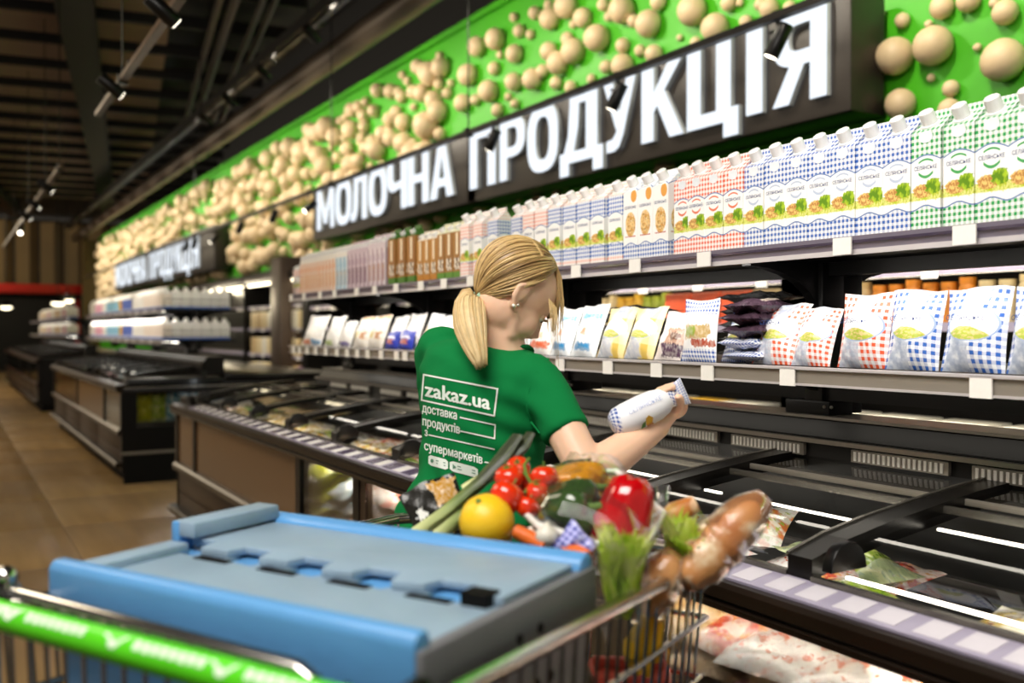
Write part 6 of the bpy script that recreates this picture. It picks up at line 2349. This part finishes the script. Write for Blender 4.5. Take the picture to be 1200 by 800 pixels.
hb_ = MB()
na, nsn = 72, 18
rings = []
for j in range(nsn + 1):
    s_ = j / nsn
    ring = []
    for i in range(na):
        a = 2 * PI * i / na
        rp = 1.0 + .010 * math.sin(i * 2.7) * math.sin(PI * s_) + .008 * math.sin(i * 1.1 + 2)
        ring.append(cap_point(a, s_, rp))
    rings.append(ring)
hb_.loft(rings, 0, cap=False, uv=True)
hair = hb_.build('hair', M['hair'], woman, smooth=True, angle=3)
st = {0: MB(), 1: MB()}
r = random.Random(11)
for i in range(260):
    a = r.uniform(0, 2 * PI)
    tw = r.uniform(-.12, .12)
    lf = r.uniform(1.0, 1.022)
    s0 = r.uniform(0, .25)
    pts = [cap_point(a + tw * (k / 11), s0 + (1 - s0) * k / 11, lf + .01 * math.sin(PI * k / 11)) for k in range(12)]
    w_ = r.uniform(.0008, .0020)
    st[0 if r.random() < .55 else 1].tube(pts, [w_ * .6] + [w_] * 10 + [w_ * .8], 5)
for k, nm in ((0, 'hairpale'), (1, 'hairdark')):
    o = st[k].build('hair_strands', M[nm], hair, smooth=True, angle=3)
    o['kind'] = 'stuff'
# ponytail
tb0 = hp(TB.x, TB.y - .006, TB.z)
pt_path = [Lp(570, 340, 2.03), Lp(560, 348, 2.02), Lp(557, 372, 1.975), Lp(559, 398, 1.94), Lp(564, 429, 1.905)]
off0 = tb0 - pt_path[0]
pt_path = [p + off0 * (1 - i / 4) for i, p in enumerate(pt_path)]


def pony(t):
    f = t * 4
    k = min(int(f), 3)
    u = f - k
    p0, p1, p2, p3 = pt_path[max(k - 1, 0)], pt_path[k], pt_path[k + 1], pt_path[min(k + 2, 4)]
    return .5 * ((2 * p1) + (p2 - p0) * u + (2 * p0 - 5 * p1 + 4 * p2 - p3) * u * u + (3 * p1 - p0 - 3 * p2 + p3) * u ** 3)


pr_ = MB()
rad = lambda t: .010 + .024 * math.sin(PI * min(1, t * 1.0) ** .85) ** .9 if t < .98 else .006
pts = [pony(k / 16) for k in range(17)]
rings = []
for k, p in enumerate(pts):
    t = k / 16
    tg = (pony(min(1, t + .03)) - pony(max(0, t - .03))).normalized()
    sx = tg.cross(Vector((0, 1, 0))).normalized(); sy = tg.cross(sx)
    rings.append([p + sx * math.cos(2 * PI * i / 20) * rad(t) + sy * math.sin(2 * PI * i / 20) * rad(t) * .75 for i in range(20)])
pr_.loft(rings, 0, uv=True)
tail = pr_.build('ponytail', M['hairtip'], woman, smooth=True, angle=3)
pst_ = {0: MB(), 1: MB()}
for i in range(150):
    a = r.uniform(0, 2 * PI); rr = r.uniform(.75, 1.12)
    t1 = r.uniform(.86, 1.04)
    P_ = []
    for k in range(12):
        t = min(1.0, t1 * k / 11)
        tg = (pony(min(1, t + .03)) - pony(max(0, t - .03))).normalized()
        sx = tg.cross(Vector((0, 1, 0))).normalized(); sy = tg.cross(sx)
        q = rad(min(t, .97)) * rr
        ex = max(0, t1 * k / 11 - 1)
        P_.append(pony(t) + sx * math.cos(a) * q + sy * math.sin(a) * q * .75 + Vector((0, 0, -ex * .08)))
    w_ = r.uniform(.0009, .0020)
    pst_[0 if r.random() < .65 else 1].tube(P_, [w_] * 10 + [w_ * .7, w_ * .3], 5)
for k, nm in ((0, 'hairtip'), (1, 'hairpale')):
    o = pst_[k].build('tail_strands', M[nm], tail, smooth=True, angle=3)
    o['kind'] = 'stuff'
tie = [tb0 + hx * .0155 * math.cos(2 * PI * k / 20) + hz * .0155 * math.sin(2 * PI * k / 20) for k in range(21)]
MB().tube(tie, .0055, 8).build('hair_tie', mat('mint_tie', '#a9cdb0', .6), woman, smooth=True)
# loose fringe hanging in front of the face
fr = MB()
for i in range(84):
    k = i / 83
    a = -.55 + 1.75 * k + r.uniform(-.08, .08)
    p0 = cap_point(a, .02, 1.0)
    drop = r.uniform(.09, .165) if i % 4 else r.uniform(.04, .08)
    out = hy * r.uniform(.008, .030)
    fr.tube([cap_point(a, .22, 1.01), p0 + hy * .004, p0 + out + Vector((0, 0, -.018)), p0 + out * 1.3 + Vector((0, 0, -drop * .55)), p0 + out * 1.2 + Vector((0, 0, -drop))], [.002, .0024, .002, .0014, .0005], 5)
for s_ in (1, -1):
    for i in range(5):
        p0 = hp(s_ * .074, .045 + .006 * i, .01)
        fr.tube([p0, p0 + hx * s_ * .008 + Vector((0, 0, -.04)), p0 + hx * s_ * .004 + hy * .006 + Vector((0, 0, -.09 - .008 * i))], [.0014, .001, .0004], 5)
o = fr.build('fringe', M['hairpale'], hair, smooth=True, angle=3)
o['kind'] = 'stuff'

# ------------------------------------------------------------------ the pack in her hand
def roll_mat():
    m, nt, p = newmat('held_pack_print')
    u, v, vec = uv(nt)
    n = uvnoise(nt, vec, 6)
    base = mixc(nt, n, rgb('#e4e6ee'), rgb('#f6f6f8'))
    chk = check(nt, u + v * .6, v - u * .35, 16, 15, '#2a52a8', '#eef0f6')
    a = (u * 2 * PI).sin() * .03
    col = mixc(nt, v.op('LESS_THAN', a + .20), base, chk)
    col = mixc(nt, v.op('GREATER_THAN', a * -1.0 + .70), col, chk)
    col = mixc(nt, v.gt(.86), col, check(nt, u, v, 30, 22, '#8a9ad0', '#f0f1f6'))
    nt.links.new(col, p.inputs['Base Color'])
    p.inputs['Roughness'].default_value = .35
    return m


A_, B2 = at_depth(721, 497, 1.92), at_depth(800, 459, 1.945)
ax = (B2 - A_).normalized()
s1 = ax.cross(Vector((0, 0, 1))).normalized()
s2 = s1.cross(ax)
hp_ = thing('cheese_roll_pack', 'white and blue checked pack held in the woman\'s hand', 'pack', A_)
prof = [(-.010, .012, .012), (-.006, .022, .022), (.006, .031, .031), (.03, .0345, .0335), (.07, .035, .034), (.10, .034, .032), (.118, .028, .027), (.130, .017, .020), (.140, .012, .022), (.160, .004, .027), (.172, .002, .030)]
Lr = (B2 - A_).length
rings = []
for (x, ra, rb) in prof:
    x = x / .165 * Lr
    rings.append([ax * x + s1 * math.cos(2 * PI * k / 24) * ra + s2 * math.sin(2 * PI * k / 24) * rb for k in range(24)])
mb = MB()
mb.loft(rings, 0, uv=True)
mb.build('wrapper', roll_mat(), hp_, smooth=True, angle=3)
# printed food picture and faint lettering on the side towards the lens
side = (-FWD - ax * (-FWD).dot(ax)).normalized()
upv = ax.cross(side)
if upv.z < 0:
    upv = -upv


def on_pack(x, ang, off=.0015):
    d_ = side * math.cos(ang) + upv * math.sin(ang)
    return ax * x + d_ * (.0352 + off)


M['faint'] = mat('faint_blue_print', '#a9b4d6', .5)
me = text_mesh('lettering', 'СЕЛЯНСЬКЕ', 1.0, M['faint'], 0)
xs = [v.co.x for v in me.vertices]
for v in me.vertices:
    s_ = (v.co.x - min(xs)) / (max(xs) - min(xs))
    v.co = on_pack(.028 + .075 * s_, .25 + v.co.y * .36)
link('lettering', me, hp_)
for (col_, pts) in (('#d9a62a', [(.052, -.75), (.066, -.78), (.070, -.45), (.062, -.22), (.054, -.35)]), ('#3f7a2c', [(.040, -.85), (.050, -.85), (.053, -.45), (.044, -.55)]), ('#c98a4a', [(.054, -.95), (.070, -.95), (.066, -.75), (.052, -.75)])):
    mb = MB()
    mb.v += [on_pack(x, a, .002) for x, a in pts]
    mb.face(range(len(pts)))
    mb.build('food_picture', mat('print_' + col_[1:], col_, .5), hp_)
